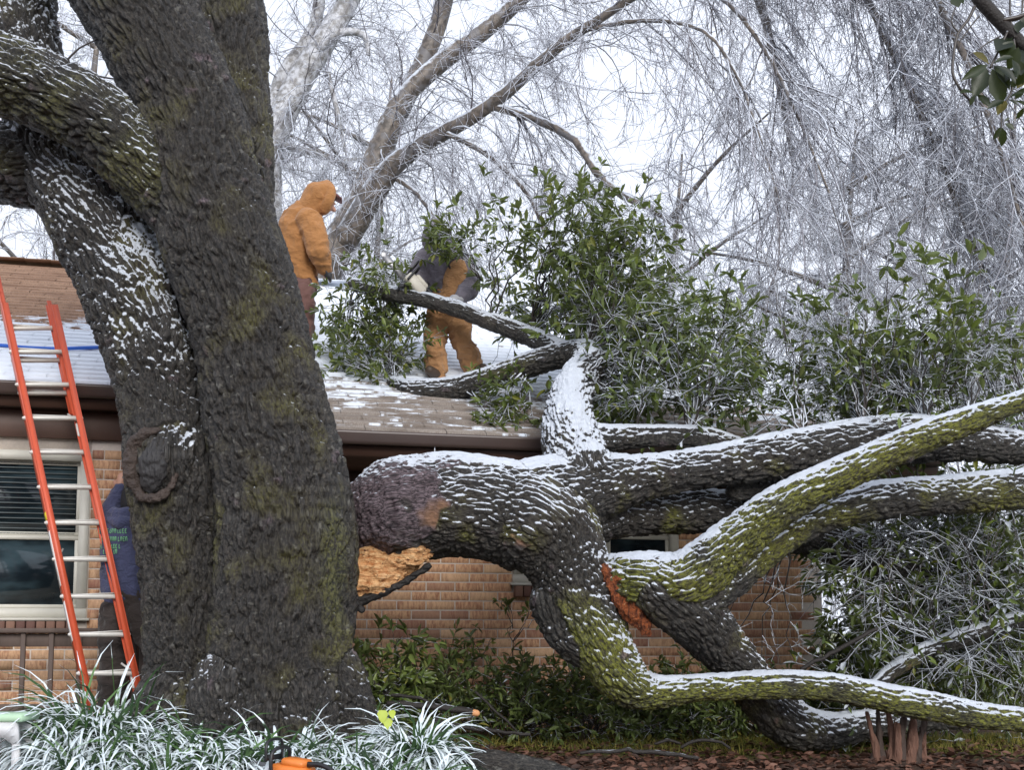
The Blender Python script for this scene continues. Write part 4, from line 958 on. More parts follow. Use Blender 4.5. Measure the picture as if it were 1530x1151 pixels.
shrub('evergreen_shrub', 'dark evergreen shrub behind the bend of the lowest mossy branch', 870, 9.15, .50, .76, .35, 24, 11, 7, .080, m_leaf_d, 54, 35)
shrub('evergreen_shrub', 'dark evergreen shrub behind the fork of the split branch', 985, 9.4, .50, .70, .35, 26, 13, 8, .080, m_leaf_d, 55, 35)
shrub('evergreen_shrub', 'dark evergreen shrub beside the branch that touches the ground', 1100, 9.6, .50, .60, .35, 26, 13, 8, .080, m_leaf_d, 56, 30)
shrub('evergreen_shrub', 'dark evergreen shrub at the right corner of the brick wall', 1262, 9.9, .5, .95, .35, 28, 13, 8, .085, m_leaf_d, 57, 30)
for k, (px, Y, h_, lb) in enumerate(((1330, 12.0, 1.7, 'tall dark evergreen bush just past the corner of the house'), (1455, 12.4, 1.9, 'tall dark evergreen bush behind the snowy tangle of fallen branches'), (1580, 12.2, 1.8, 'tall dark evergreen bush farthest from the house corner'))):
    shrub('evergreen_bush', lb, px, Y, .85, h_, .6, 34, 14, 8, .11, m_leaf_d, 58+k, 0, group='tall bushes past the house corner')

# ================================================================== snowy grass clumps round the oak
g = G('liriope_blade'); t = g.attr('tint'); c = g.mix(t, (.022, .06, .018), (.10, .19, .06))
nz_ = g.math('ADD', g.nz(), g.math('MULTIPLY', g.math('SUBTRACT', g.noise(g.pos(), 9, 3), .5), 1.3))
sm = g.mr(g.math('ADD', nz_, g.attr('snow')), .50, .70)
g.bsdf(g.mix(sm, c, (.74, .82, .86)), .5, None, .4); m_blade = g.m
def blades(name, S, D, L, wd, droop, r, K=7, mat=m_blade, attrs=None, off=(0, 0, 0)):
    P = strands(S, D, L, K, droop, .05, r); n = len(S)
    P[..., 2] = np.maximum(P[..., 2], ground_z(P[..., 0], P[..., 1])+.006)
    T = unit(np.gradient(P, axis=1)); sd_ = unit(np.cross(T, unit(np.array([0, 0, 1.])+r.normal(0, .35, (n, 1, 3))))); wv = np.asarray(wd)[:, None]*np.array([.7, 1, 1, .95, .8, .5, .08])[None, :K] if K == 7 else np.asarray(wd)[:, None]*np.linspace(1, .1, K)[None]
    V = np.stack([P-sd_*wv[..., None], P+sd_*wv[..., None]], 2).reshape(-1, 3); i = np.arange(n)[:, None]*K*2+np.arange(K-1)[None]*2
    Fq = np.stack([i+1, i, i+2, i+3], -1).reshape(-1, 4)
    at_ = {'tint': np.repeat(r.random(n), K*2)}; at_.update({k: np.full(len(V), v) for k, v in (attrs or {}).items()})
    return mk(name, V, Fq, mat, True, at_, off)
def clump(label, px, Y, n, ln, seed, snow=0.0, spread=.12, flat=.9):
    r = np.random.default_rng(seed); b0 = at(px, 1000, Y); b0[2] = float(ground_z(b0[0], b0[1])); a = r.uniform(0, 6.28, n); q = np.sqrt(r.random(n))*spread
    S = b0+np.stack([np.cos(a)*q, np.sin(a)*q, np.zeros(n)], 1); a2 = a+r.normal(0, .5, n); tilt = r.uniform(.15, flat, n)
    D = np.stack([np.cos(a2)*tilt, np.sin(a2)*tilt, np.ones(n)], 1)
    t = thing('grass_clump', label, 'ornamental grass', 'snowy grass clumps round the oak', tuple(b0))
    link('blades', blades('blades', S, D, ln*r.uniform(.65, 1.15, n), r.uniform(.006, .0105, n), r.uniform(.30, .55, n), r, attrs={'snow': snow}, off=b0), t)['kind'] = 'stuff'
for k, (lb, px, Y, n, ln, sn, sp) in enumerate((
    ('snowy strap leaved grass clump in front of the ladder feet', 160, 7.3, 900, .70, .10, .24), ('snowy strap leaved grass clump beside the small white bench', 112, 7.05, 560, .52, .12, .18),
    ('green strap leaved grass clump directly below the left oak stem', 215, 6.95, 460, .46, -.05, .18), ('snow covered grass clump between the bench and the oak stem, low in front', 140, 6.7, 520, .46, .15, .2),
    ('dark green grass clump at the oak trunk foot with little snow', 300, 6.95, 420, .42, -.18, .18), ('dark green grass clump left of the chainsaw', 345, 6.65, 380, .38, -.05, .18),
    ('snowy grass clump under the middle of the oak trunk right of the chainsaw', 425, 6.80, 480, .42, .20, .2), ('snowy grass clump at the right root of the oak', 505, 6.80, 460, .40, .22, .2),
    ('snowy grass clump low in front of the right oak root', 560, 6.55, 400, .36, .25, .2), ('round snow covered grass clump standing apart beside the gray log', 622, 7.0, 620, .52, .28, .12),
    ('sparse grass clump against the right flank of the oak trunk', 545, 7.75, 260, .42, .05, .12), ('low snowy grass clump between the round clump and the log', 640, 6.5, 300, .32, .25, .18), ('dark grass clump in the middle below the chainsaw handle', 255, 6.55, 380, .38, .05, .2))):
    clump(lb, px, Y, n, ln, 70+k, sn, sp)
# ---- lawn strip, leaf litter
g = G('winter_lawn_blade'); t = g.attr('tint'); g.bsdf(g.mix(t, (.06, .085, .012), (.27, .22, .05)), .6, None, .3); m_lawn = g.m
rr = np.random.default_rng(90); n = 9000; gxp = rr.uniform(-.6, 5.2, n); gyp = rr.uniform(8.25, 9.5, n); S = np.stack([gxp, gyp, ground_z(gxp, gyp)], 1)
o = link('lawn_grass', blades('lawn_grass', S, np.stack([rr.normal(0, .5, n), rr.normal(0, .5, n), np.ones(n)], 1), rr.uniform(.04, .10, n), rr.uniform(.002, .004, n), np.full(n, .15), rr, 4, m_lawn)); tag(o, 'short yellowing winter lawn below the shrubs', 'grass', kind='stuff')
g = G('dead_leaf'); t = g.attr('tint'); g.bsdf(g.mix(t, (.030, .015, .010), (.17, .080, .052)), .6, None, .4); m_dead = g.m
n = 5000; gxp = rr.uniform(-1.2, 4.6, n); gyp = 6.5+2.6*rr.random(n)**1.3; P = np.stack([gxp, gyp, ground_z(gxp, gyp)+rr.uniform(.004, .03, n)], 1); a = rr.uniform(0, 6.28, n)
lm = leaf_mats(P, np.stack([np.cos(a), np.sin(a), rr.normal(0, .25, n)], 1), unit(np.array([0, 0, 1.])+rr.normal(0, .4, (n, 3))), rr.uniform(.04, .085, n), rr.uniform(.45, .8, n))
V, fl = leaf_mesh(lm); o = link('leaf_litter', mk('leaf_litter', V, fl, m_dead, True, {'tint': np.repeat(rr.random(n), len(LEAF4_V))})); tag(o, 'brown dead leaves scattered over the ground under the fallen branches', 'leaves', kind='stuff')
# ================================================================== people
from mathutils.bvhtree import BVHTree
def roof_hit(px, py):
    lo, hi = 8.0, 16.0
    for _ in range(40):
        m = (lo+hi)/2; p = at(px, py, m); y = (p-HO)@HI
        if p[2] > rz(y): lo = m
        else: hi = m
    return at(px, py, (lo+hi)/2)
def cloth(name, col, rough=.85, scale=9, wr=.5, dist=.03, var=.25):
    g = G(name); po = g.pos(); w1 = g.noise(g.scalev(po, (1, 1, 1.6)), scale, 3, .5, 1.2); w2 = g.noise(po, 220, 2)
    k = g.math('ADD', g.math('MULTIPLY', g.noise(po, 14, 4), var*1.4), 1-var*.7)
    c = g.vm('SCALE', col, sc_=k); c = g.mix(g.mr(g.noise(po, 5, 3), .55, .7, 0, .25), c, tuple(x*.45 for x in col))
    g.bsdf(c, rough, g.bump(g.math('ADD', w1, g.math('MULTIPLY', w2, .06)), wr, dist), .2, extra={'Sheen Weight': .15}); return g.m
m_skin = simple('skin', (.50, .27, .19), .5, .12, 40, .1)
m_duck = cloth('tan_duck_jacket', (.38, .18, .068), .9, 15, .45, .03); m_ovr = cloth('tan_overalls', (.39, .21, .098), .9, 17, .55, .03)
m_grayh = cloth('gray_hoodie', (.17, .155, .185), .9, 14); m_navy = cloth('navy_hoodie', (.060, .066, .125), .9, 13, .6, .04)
m_dpant = cloth('dark_brown_trousers', (.045, .036, .033), .9, 12, .6, .04); m_rpant = cloth('red_brown_trousers', (.15, .080, .070), .9, 12)
m_black = simple('black_knit', (.010, .010, .012), .8, .3, 60, .4); m_boot = simple('leather_boot', (.06, .038, .024), .6, .3, 25, .3)
m_glove = simple('work_glove', (.05, .05, .055), .7, .3, 40, .4); m_gglove = simple('pale_work_glove', (.42, .42, .44), .7, .25, 40, .4); m_cap = simple('maroon_cap', (.16, .07, .07), .8, .2, 40, .3)
m_rib = simple('brown_rib_knit', (.10, .055, .050), .9, .3, 60, .5, vec=(4, 4, .6))
def hand(w_, d, side, curl):
    """palm, four fingers and a thumb as chains from the wrist"""
    d = unit(d); s = unit(side-d*np.dot(side, d)); c = unit(curl-d*np.dot(curl, d)); T = [([w_-d*.03, w_+d*.03, w_+d*.075], [.024, .034, .036])]
    for k, (o, l) in enumerate(((-.030, .062), (-.010, .074), (.010, .070), (.029, .054))):
        a = w_+d*.08+s*o; T.append(([a-d*.02, a+d*l*.35+c*.008, a+d*l*.62+c*.030, a+d*l*.62+c*.055], [.0105, .010, .0095, .008]))
    a = w_+d*.02+s*-.034; T.append(([a, a-s*.022+d*.022+c*.008, a-s*.026+d*.045+c*.028], [.012, .011, .009])); return T
def person(label, J, group='workers clearing the fallen oak'):
    base = J['base']; p = thing('person', label, 'person', group, tuple(base)); o = lambda q: np.asarray(q)-base
    hd = J['head']; T = [([o(J['pelvis']), o(J['waist']), o(J['chest']), o(J['neck'])], [.085, .085, .095, .05]), ([o(J['neck']), o(J['neck']*.4+hd*.6)], [.055, .055]), ([o(hd-J['fup']*.06), o(hd+J['fup']*.05)], [.072, .078])]
    fw = J['face']
    T += [([o(hd+fw*.06-J['fup']*.005), o(hd+fw*.092-J['fup']*.022)], [.011, .009]), ([o(hd+fw*.055-J['fup']*.075), o(hd+fw*.072-J['fup']*.085)], [.028, .022])]
    for s in 'LR':
        T.append(([o(J['chest']*.35+J['sh'+s]*.65), o(J['sh'+s]), o(J['el'+s]), o(J['wr'+s])], [.05, .052, .042, .028]))
        d = J.get('hd'+s, unit(J['wr'+s]-J['el'+s])); T += [(list(map(o, a)), b) for a, b in hand(J['wr'+s], d, J.get('hs', np.array([1., 0, 0])), J.get('hc', np.array([0, 0, -1.])))]
        T.append(([o(J['pelvis']), o(J['hip'+s]), o(J['kn'+s]), o(J['an'+s])], [.06, .05, .034, .028])); T.append(([o(J['an'+s]), o(J['an'+s]+np.array([0, 0, -.05])), o(J['to'+s])], [.04, .04, .032]))
    blob('body', T, .010, 1, m_skin, p, 12)
    return p, o
def boots(p, o, J, mat=None):
    for s in 'LR':
        a = J['an'+s]; t = J['to'+s]; blob('boot', [([o(a+np.array([0, 0, .05])), o(a), o(a+np.array([0, 0, -.045]))], [.055, .056, .052]), ([o(a+np.array([0, 0, -.045])), o((a+t)/2+np.array([0, 0, -.03])), o(t)], [.052, .05, .044])], .011, 3, mat or m_boot, p)
V3 = lambda *a: np.array(a, float)
UPV = V3(0, 0, 1)
# ---- worker in the orange jacket
f1 = roof_hit(452, 528); Y1 = f1[1]; a1 = lambda x, y, d=0: at(x, y, Y1+d)
J = dict(base=f1, pelvis=a1(452, 428), waist=a1(449, 398), chest=a1(450, 345), neck=a1(464, 312), head=a1(487, 297), fup=unit(V3(-.12, 0, 1)), face=unit(V3(.9, .25, -.25)),
 shR=a1(466, 333, -.16), elR=a1(476, 378, -.20), wrR=a1(484, 400, -.10), shL=a1(455, 333, .20), elL=a1(470, 378, .24), wrL=a1(484, 402, .10),
 hipR=a1(454, 440, -.09), knR=a1(456, 482, -.09), anR=a1(452, 517, -.10), toR=a1(464, 525, -.12), hipL=a1(450, 440, .09), knL=a1(452, 482, .10), anL=a1(448, 514, .11), toL=a1(460, 520, .10), hs=V3(0, 1, 0), hc=V3(0, 1, -.4))
p, o = person('worker in an orange hooded duck jacket standing on the roof with head bowed', J)
c_ = lambda pts: ([o(a1(x, y, d)) for x, y, r, d in pts], [r*mpp(x, y, Y1) for x, y, r, d in pts])
jk = blob('jacket', [c_([(454, 420, 22, 0), (449, 400, 27, 0), (446, 370, 31, 0), (447, 342, 32, 0), (456, 322, 26, 0), (466, 310, 17, 0)])+(.80,),
  c_([(462, 331, 20, -.12), (470, 350, 17.5, -.17), (476, 376, 16, -.20), (482, 392, 13, -.13), (485, 400, 10.5, -.10)]), c_([(452, 331, 20, .14), (462, 360, 17, .22), (474, 385, 15, .2), (484, 402, 11, .1)])], .011, 3, m_duck, p, folds=.020, fs=(1, 1, 1.5), fq=9)
blob('hood', [c_([(462, 316, 20, 0), (470, 302, 21, 0), (477, 292, 23, 0), (482, 289, 19, 0)]), c_([(484, 312, 9, -.05), (492, 300, 8, -.09), (494, 287, 8, -.07), (488, 279, 10, 0), (494, 287, 8, .07), (492, 300, 8, .09), (484, 312, 9, .05)])], .010, 3, m_duck, p, folds=.010)
b = MB(); P, R = catmull([o(a1(*q)) for q in ((456, 312, -.15), (462, 330, -.20), (459, 350, -.21), (461, 372, -.20), (463, 390, -.14))], [.006]*5, .03); b.tube(P, R, 6); b.build('sleeve_seam', m_rib, jk, True)
blob('waistband', [c_([(455, 428, 20.5, 0), (454, 421, 22.5, 0)])+(.82,)], .012, 3, m_rib, p)
b = MB(); b.prism([(-.03, -.012), (.085, -.03), (.095, -.02), (.0, .018)], -.07, .07); bo = b.build('cap_brim', m_cap, p); bo.location = o(a1(498, 292)); bo.rotation_euler = (0, .30, .15)
blob('trousers', [c_([(453, 428, 19, 0), (453, 440, 17, -.06), (456, 482, 14.5, -.09), (452, 514, 12.5, -.10)]), c_([(453, 428, 19, 0), (450, 442, 17, .08), (452, 482, 14.5, .10), (449, 512, 12.5, .11)])], .014, 3, m_rpant, p, folds=.02)
for s, d in (('R', -.1), ('L', .1)):
    T = [(list(map(o, a)), [x+.004 for x in bq]) for a, bq in hand(J['wr'+s], unit(V3(.5, .2, -.8)), J['hs'], J['hc'])]; blob('glove', T, .008, 2, m_glove, p, 10)
boots(p, o, J)
# ---- worker in tan overalls with the chainsaw
fa, fb = roof_hit(655, 566), roof_hit(708, 562); Y2 = (fa[1]+fb[1])/2; a2 = lambda x, y, d=0: at(x, y, Y2+d); FA, FB = fa[1]-Y2, fb[1]-Y2
J = dict(base=(fa+fb)/2, pelvis=a2(668, 462), waist=a2(664, 436), chest=a2(660, 400, -.05), neck=a2(655, 372, -.10), head=a2(651, 352, -.18), fup=unit(V3(-.15, -.45, .8)), face=unit(V3(-.45, -.75, -.5)),
 shR=a2(634, 392, -.06), elR=a2(618, 425, -.16), wrR=a2(616, 432, -.34), shL=a2(690, 388, -.02), elL=a2(702, 428, -.12), wrL=a2(688, 446, -.28),
 hipR=a2(655, 472), knR=a2(650, 512, -.04), anR=fa+UPV*.08, toR=fa+V3(-.07, -.15, .045), hipL=a2(682, 472), knL=a2(691, 512, -.03), anL=fb+UPV*.08, toL=fb+V3(.09, -.14, .045), hs=V3(1, 0, 0), hc=V3(-.5, -.5, -.7), hdR=V3(-.7, -.5, .3), hdL=V3(-.8, -.5, -.2))
p, o = person('worker in tan bib overalls and gray hoodie bending over a limb with a chainsaw', J)
c_ = lambda pts: ([o(a2(x, y, d)) for x, y, r, d in pts], [r*mpp(x, y, Y2) for x, y, r, d in pts])
blob('hoodie', [c_([(666, 448, 27, 0), (664, 425, 28, -.02), (660, 400, 29, -.05), (657, 384, 24, -.08)])+(.8,), c_([(640, 388, 19, -.06), (630, 402, 17, -.08), (620, 424, 15, -.15), (616, 433, 12, -.30)]), c_([(684, 388, 18, -.02), (697, 408, 16, -.06), (702, 428, 14.5, -.12), (690, 444, 11.5, -.26)])], .014, 4, m_grayh, p, folds=.022)
blob('hood', [c_([(655, 376, 20, -.10), (654, 362, 22, -.13), (652, 351, 22, -.17), (651, 345, 18, -.19)]), c_([(642, 358, 9, -.22), (648, 344, 8, -.26), (660, 344, 8, -.24)])], .014, 3, m_grayh, p, folds=.014)
ov = blob('overalls', [c_([(669, 468, 28, 0), (667, 450, 28.5, -.005)])+(.84,), c_([(657, 472, 19.5, 0), (650, 510, 15.5, -.06), (651, 536, 15, FA), (653, 555, 14.5, FA)]), c_([(681, 472, 19.5, 0), (692, 510, 15.5, -.05), (702, 536, 15, FB), (706, 552, 14.5, FB)])], .011, 2, m_ovr, p, folds=.034, fs=(1, 1, 1.4), fq=12)
blob('bib', [c_([(678, 440, 19, -.125), (680, 415, 18, -.16), (684, 402, 15, -.17)])+(.45,)], .014, 3, m_ovr, p, folds=.016)
for pts in (((672, 400, -.22), (664, 385, -.24), (660, 376, -.2)), ((692, 398, -.18), (692, 384, -.16), (686, 374, -.1))):
    b = MB(); P, R = catmull([o(a2(*q)) for q in pts], [.012]*3, .03); b.tube(P, R, 6); b.build('strap', m_dpant, p, True)
for s, m_ in (('R', m_glove), ('L', m_gglove)):
    T = [(list(map(o, a)), [x+.004 for x in bq]) for a, bq in hand(J['wr'+s], J['hd'+s], J['hs'], J['hc'])]; T.append(([o(J['wr'+s]-unit(J['wr'+s]-J['el'+s])*.07), o(J['wr'+s])], [.048, .045])); blob('glove', T, .008, 2, m_, p, 10)
boots(p, o, J)
# ---- worker in the navy hoodie behind the ladder
Y3 = 8.42; b3 = at(190, 1082, Y3); b3[2] = .20; a3 = lambda x, y, d=0: at(x, y, Y3+d)
J = dict(base=b3, pelvis=a3(190, 905), waist=a3(189, 865), chest=a3(188, 805), neck=a3(190, 768, .03), head=a3(201, 742, .10), fup=unit(V3(.25, .35, .9)), face=unit(V3(.55, .75, -.2)),
 shL=a3(163, 790, .02), elL=a3(168, 760, .12), wrL=a3(179, 730, .12), shR=a3(211, 795, .02), elR=a3(226, 850, .06), wrR=a3(240, 890, -.0),
 hipL=a3(175, 925), knL=a3(168, 990, -.03), anL=a3(166, 1060, .05), toL=a3(172, 1076, -.02), hipR=a3(208, 925), knR=a3(236, 975, -.06), anR=a3(240, 1050, .12), toR=a3(250, 1068, .02), hdL=V3(.15, .1, 1), hs=V3(1, 0, 0), hc=V3(0, 1, .1))
J['anL'][2] = J['anR'][2] = .31; J['toL'][2] = J['toR'][2] = .24
p, o = person('worker in a navy hoodie with green back print reaching up behind the ladder', J)
c_ = lambda pts: ([o(a3(x, y, d)) for x, y, r, d in pts], [r*mpp(x, y, Y3) for x, y, r, d in pts])
hd_ = blob('hoodie', [c_([(190, 884, 37, 0), (189, 850, 37, 0), (187, 815, 36, 0), (187, 795, 33, 0), (189, 778, 22, .02)])+(.72,), c_([(166, 792, 19, .02), (165, 774, 16, .08), (168, 758, 14, .12), (176, 740, 11, .12), (179, 731, 9, .12)]), c_([(208, 798, 20, .02), (220, 830, 17, .05), (229, 860, 15, .05), (240, 888, 12, 0)])], .014, 3, m_navy, p, folds=.022, fs=(1, 1, .7))
blob('hood', [c_([(168, 779, 9, -.03), (182, 782, 10, -.09), (198, 779, 9, -.05), (206, 772, 7, .0)]), c_([(170, 768, 9, -.01), (184, 770, 11, -.07), (198, 767, 9, -.03)])], .010, 3, m_navy, p, folds=.014)
blob('beanie', [c_([(198, 755, 18, .06), (201, 740, 19, .10), (203, 728, 16, .12)])], .012, 3, m_black, p)
blob('trousers', [c_([(190, 900, 33, 0), (190, 888, 34, 0)])+(.75,), c_([(176, 915, 25, 0), (170, 960, 21, -.02), (168, 1000, 19, -.02), (167, 1066, 19, .05)]), c_([(206, 915, 25, 0), (224, 950, 22, -.04), (236, 980, 20, -.05), (241, 1052, 18, .12)])], .014, 3, m_dpant, p, folds=.024)
boots(p, o, J)
# worn green print on the back of the hoodie: three short lines, hard to read
me = hd_.data; VW = verts(me)+b3; bv = BVHTree.FromPolygons([tuple(v) for v in VW], [tuple(f.vertices) for f in me.polygons])
m_print = simple('green_print', (.16, .40, .20), .7, .5, 120, .1)
rp = random.Random(5); pr = MB()
for (x0, x1, y) in ((149, 189, 794), (149, 189, 806), (152, 180, 817), (155, 176, 825)):
    x = x0
    while x < x1:
        wd_ = rp.uniform(2.0, 3.4)
        for (dx, dy, ww, hh) in rp.choice((((-.3, 0, .3, 1), (.3, 0, .3, 1), (0, .4, .7, .25)), ((0, 0, .32, 1), (.2, -.4, .7, .25)), ((-.3, 0, .3, 1), (.15, .4, .8, .25), (.15, -.4, .8, .25), (.1, 0, .6, .2)))):
            d = unit(at(x+dx*wd_, y-dy*7, 5)-V3(0, 0, EYE)); hit = bv.ray_cast(Vector((0, 0, EYE)), Vector(d))
            if hit[0] is not None:
                n_ = np.array(hit[1]); n_ = n_ if n_[1] < 0 else -n_; xx = unit(np.cross(UPV, n_)*-1); s_ = mpp(x, y, Y3)
                pr.box(np.array(hit[0])-b3+n_*.003, (ww*wd_*s_, .003, hh*7*s_*.9), np.stack([xx, n_, np.cross(xx, n_)*1], 1))
        x += wd_+1.1
if pr.V: po_ = pr.build('back_print', m_print, hd_); po_['kind'] = 'stuff'

# ================================================================== chainsaws
m_orange = simple('orange_plastic', (.70, .20, .035), .4, .15, 30, .05); m_blk = simple('black_plastic', (.012, .012, .014), .4, .2, 40, .1); m_steel = simple('bar_steel', (.20, .20, .21), .4, .2, 40, .1, metal=.8); m_cream = simple('pale_plastic', (.62, .58, .50), .5, .1, 30, .05)
def chainsaw(label, loc, R, body, group):
    t = thing('chainsaw', label, 'chainsaw', group, tuple(loc)); t.rotation_euler = Matrix(np.array(R).tolist()).to_euler(); t.scale = (.9, .9, .9)
    b = MB(); b.box((0, 0, .06), (.24, .17, .11), None, .02); b.box((-.02, 0, .13), (.16, .13, .05), None, .015); b.build('engine_cover', body, t)
    b = MB(); b.box((.03, -.092, .05), (.19, .016, .10), None, .006); b.build('clutch_cover', m_blk, t)
    P, R_ = catmull([(.09, -.10, .02), (.10, -.11, .12), (.10, -.08, .195), (.10, .06, .20), (.10, .10, .15), (.08, .10, .02)], [.012]*6, .02); b = MB(); b.tube(P, R_, 8); b.build('front_handle', m_blk, t, True)
    P, R_ = catmull([(-.10, 0, .13), (-.19, 0, .14), (-.28, 0, .11), (-.29, 0, .05), (-.20, 0, .02), (-.10, 0, .02)], [.018, .016, .016, .016, .018, .02], .02); b = MB(); b.tube(P, R_, 8); b.build('rear_handle', m_blk, t, True)
    b = MB(); P, R_ = catmull([(.14, -.09, .12), (.155, -.08, .235), (.155, .07, .235), (.14, .09, .13)], [.010]*4, .02); b.tube(P, R_, 8); b.box((.145, 0, .14), (.012, .17, .03)); b.build('hand_guard', m_blk, t, True)
    b = MB(); b.box((.27, -.075, .05), (.32, .006, .07), None, .002); b.tube([(.43, -.075, .05), (.432, -.075, .05)], .035, 12, .1); b.build('guide_bar', m_steel, t)
    return t
sp0 = at(613, 432, Y2-.36)
xd = unit(at(582, 402, Y2-.40)-at(606, 430, Y2-.36)); yd = unit(np.cross(UPV, xd)); zd = np.cross(xd, yd)
chainsaw('chainsaw with black handles held by the worker in tan overalls', sp0, np.stack([xd, yd, zd], 1), m_cream, 'chainsaws')
g0 = at(436, 1160, 6.30); g0[2] = float(ground_z(g0[0], g0[1]))+.065
xd = unit(V3(-.9, .35, .10)); yd = unit(np.cross(UPV, xd)); zd = np.cross(xd, yd)
chainsaw('orange chainsaw with black handle standing in the grass at the oak foot', g0, np.stack([xd, yd, zd], 1), m_orange, 'chainsaws')
# ================================================================== small things on the ground
m_logb = simple('gray_log_bark', (.115, .095, .085), .85, .5, 14, .9, dist=.03, vec=(.5, 1, 1))
P, R = pxl([(668, 1150, 30, 7.0), (740, 1152, 29, 6.9), (820, 1166, 26, 6.8), (900, 1185, 22, 6.7)]); lo_ = thing('log', 'gray weathered log half sunk in leaf litter beside the round grass clump', 'log', None, tuple(P[0]))
me = limb_union('bark', [(P, R)], .012, 3, m_bark_f, {'snow': lambda V, L: np.full(len(V), -.9)}, 22, .12, 24, .2, .02); lg = link('bark', me, lo_); lg.location = -P[0]
m_branch = simple('dark_branch_bark', (.020, .016, .014), .7, .6, 60, .9, dist=.01, snow=.97); m_cut = simple('fresh_cut_end', (.62, .30, .13), .7, .2, 60, .2)
def branch(label, pts, Y, cut=False, group='broken branches on the ground'):
    P, R = pxl(pts, Y, .05); r_ = random.Random(len(label)); P = P+np.array([[r_.gauss(0, .004), 0, r_.gauss(0, .004)] for _ in P]); t = thing('broken_branch', label, 'branch', group, tuple(P[0])); V, q, t_ = tube(P-P[0], R, 9); b = MB(); b.add(V, [q, t_]); b.build('stem', m_branch, t, True)
    if cut: d = unit(P[-1]-P[-2]); b = MB(); b.tube([P[-1]-P[0]+d*.004, P[-1]-P[0]+d*(R[-1]+.006)], R[-1]*.95, 10); b.build('cut_end', m_cut, t)
branch('dark branch with a pale orange sawn end below the evergreen shrubs', [(580, 1052, 4), (640, 1056, 5), (704, 1063, 5.5)], 7.9, True)
branch('dark stick standing slanted in front of the light green shrub', [(525, 980, 4.5), (550, 1012, 5), (582, 1046, 5.5)], 8.6)
branch('slender branch arching just above the sawn branch', [(585, 1040, 2.5), (625, 1044, 2.5), (648, 1056, 2)], 8.1)
branch('long thin branch lying in the shrubs behind the sawn branch', [(650, 1078, 3.5), (715, 1090, 3), (790, 1098, 2.5)], 8.0)
branch('thin pale stick leaning through the dark shrub below the sill', [(712, 1035, 2), (745, 1068, 2), (772, 1092, 1.6)], 8.4)
branch('small bent branch lying on the yellow lawn strip', [(980, 1112, 2.2), (998, 1106, 2.4), (1013, 1111, 2)], 7.9)
branch('arched thin branch on the lawn near the grounded limb', [(1020, 1116, 2.4), (1052, 1105, 2.4), (1090, 1118, 2)], 7.8)
branch('forked dark debris branch lying along the leaf litter', [(870, 1125, 2.5), (925, 1123, 3), (985, 1126, 3.5), (1042, 1134, 2.5)], 7.5)
branch('pale bare branch rising from the lowest limb towards the snowy tangle', [(1198, 1000, 3), (1260, 968, 3.5), (1310, 940, 3)], 8.0)
# clump of peeling stems
m_crepe = simple('peeling_red_brown_bark', (.13, .062, .040), .75, .8, 60, 1.0, vec=(1, 1, .2), dist=.02, snow=.95); m_crepe2 = simple('dark_peeling_bark', (.055, .036, .028), .8, .7, 60, 1.0, vec=(1, 1, .2), dist=.02, snow=.95)
b0 = at(1342, 1150, 7.75); b0[2] = float(ground_z(b0[0], b0[1])); cm = thing('cut_back_shrub', 'clump of peeling red brown cut stems under the lowest branch', 'shrub', None, tuple(b0))
for k, (xb, xt, yt, rr_) in enumerate(((1312, 1295, 1066, 8), (1322, 1312, 1062, 7), (1332, 1328, 1064, 9), (1345, 1350, 1075, 13), (1358, 1366, 1072, 12), (1370, 1386, 1066, 9), (1340, 1340, 1085, 14), (1305, 1316, 1095, 7), (1378, 1378, 1090, 8))):
    p1 = at(xt, yt, 7.75+.04*(k % 3)); p0 = at(xb, 1165, 7.75); p0[2] = -.02; P, R = catmull([p0, (p0+p1)/2+[.012*(-1)**k, 0, 0], p1], [rr_*mpp(1340, 1100, 7.75)*.85, rr_*mpp(1340, 1100, 7.75)*.62, rr_*mpp(1340, 1100, 7.75)*.5], .04)
    blob('stem', [(P-b0, R)], .009, 1, m_crepe if k % 2 == 0 else m_crepe2, cm, rough=.02, fs=(1.4, 1.4, .3))
# seedling with three bright leaves
g = G('yellow_green_leaf'); g.bsdf((.34, .42, .025), .45, None, .4); m_seed = g.m
b0 = at(578, 1100, 7.0); b0[2] = float(ground_z(b0[0], b0[1])); sd_ = thing('seedling', 'tiny seedling with three bright yellow green leaves at the round grass clump', 'plant', None, tuple(b0))
tp = at(578, 1068, 6.72)
P, R = catmull([b0-b0, (tp-b0)*.5+[.01, 0, 0], tp-b0], [.004, .003, .002], .05); b = MB(); b.tube(P, R, 6); b.build('stem', m_twig_d, sd_, True)
hv = np.array([[0, 0, 0], [.30, .02, .02], [.46, .30, .05], [.30, .68, .03], [0, 1, -.06], [-.30, .68, .03], [-.46, .30, .05], [-.30, .02, .02], [0, .3, 0], [0, .65, 0]])
lme = mk('leaf', hv, LEAF_F, m_seed, True)
for (x0, y0, x1, y1) in ((572, 1062, 571, 1082), (585, 1062, 587, 1075), (579, 1074, 580, 1092)):
    a_ = at(x0, y0, 6.70); c__ = at(x1, y1, 6.68); d = c__-a_; ln = np.linalg.norm(d); d = d/ln; z_ = unit(V3(.2, -1, .3)-d*np.dot(V3(.2, -1, .3), d)); x_ = np.cross(d, z_); o = link('leaf', lme, sd_); a_ = a_-b0
    o.matrix_local = Matrix([[x_[i]*ln*.9, d[i]*ln, z_[i]*ln, a_[i]] for i in range(3)]+[[0, 0, 0, 1]])
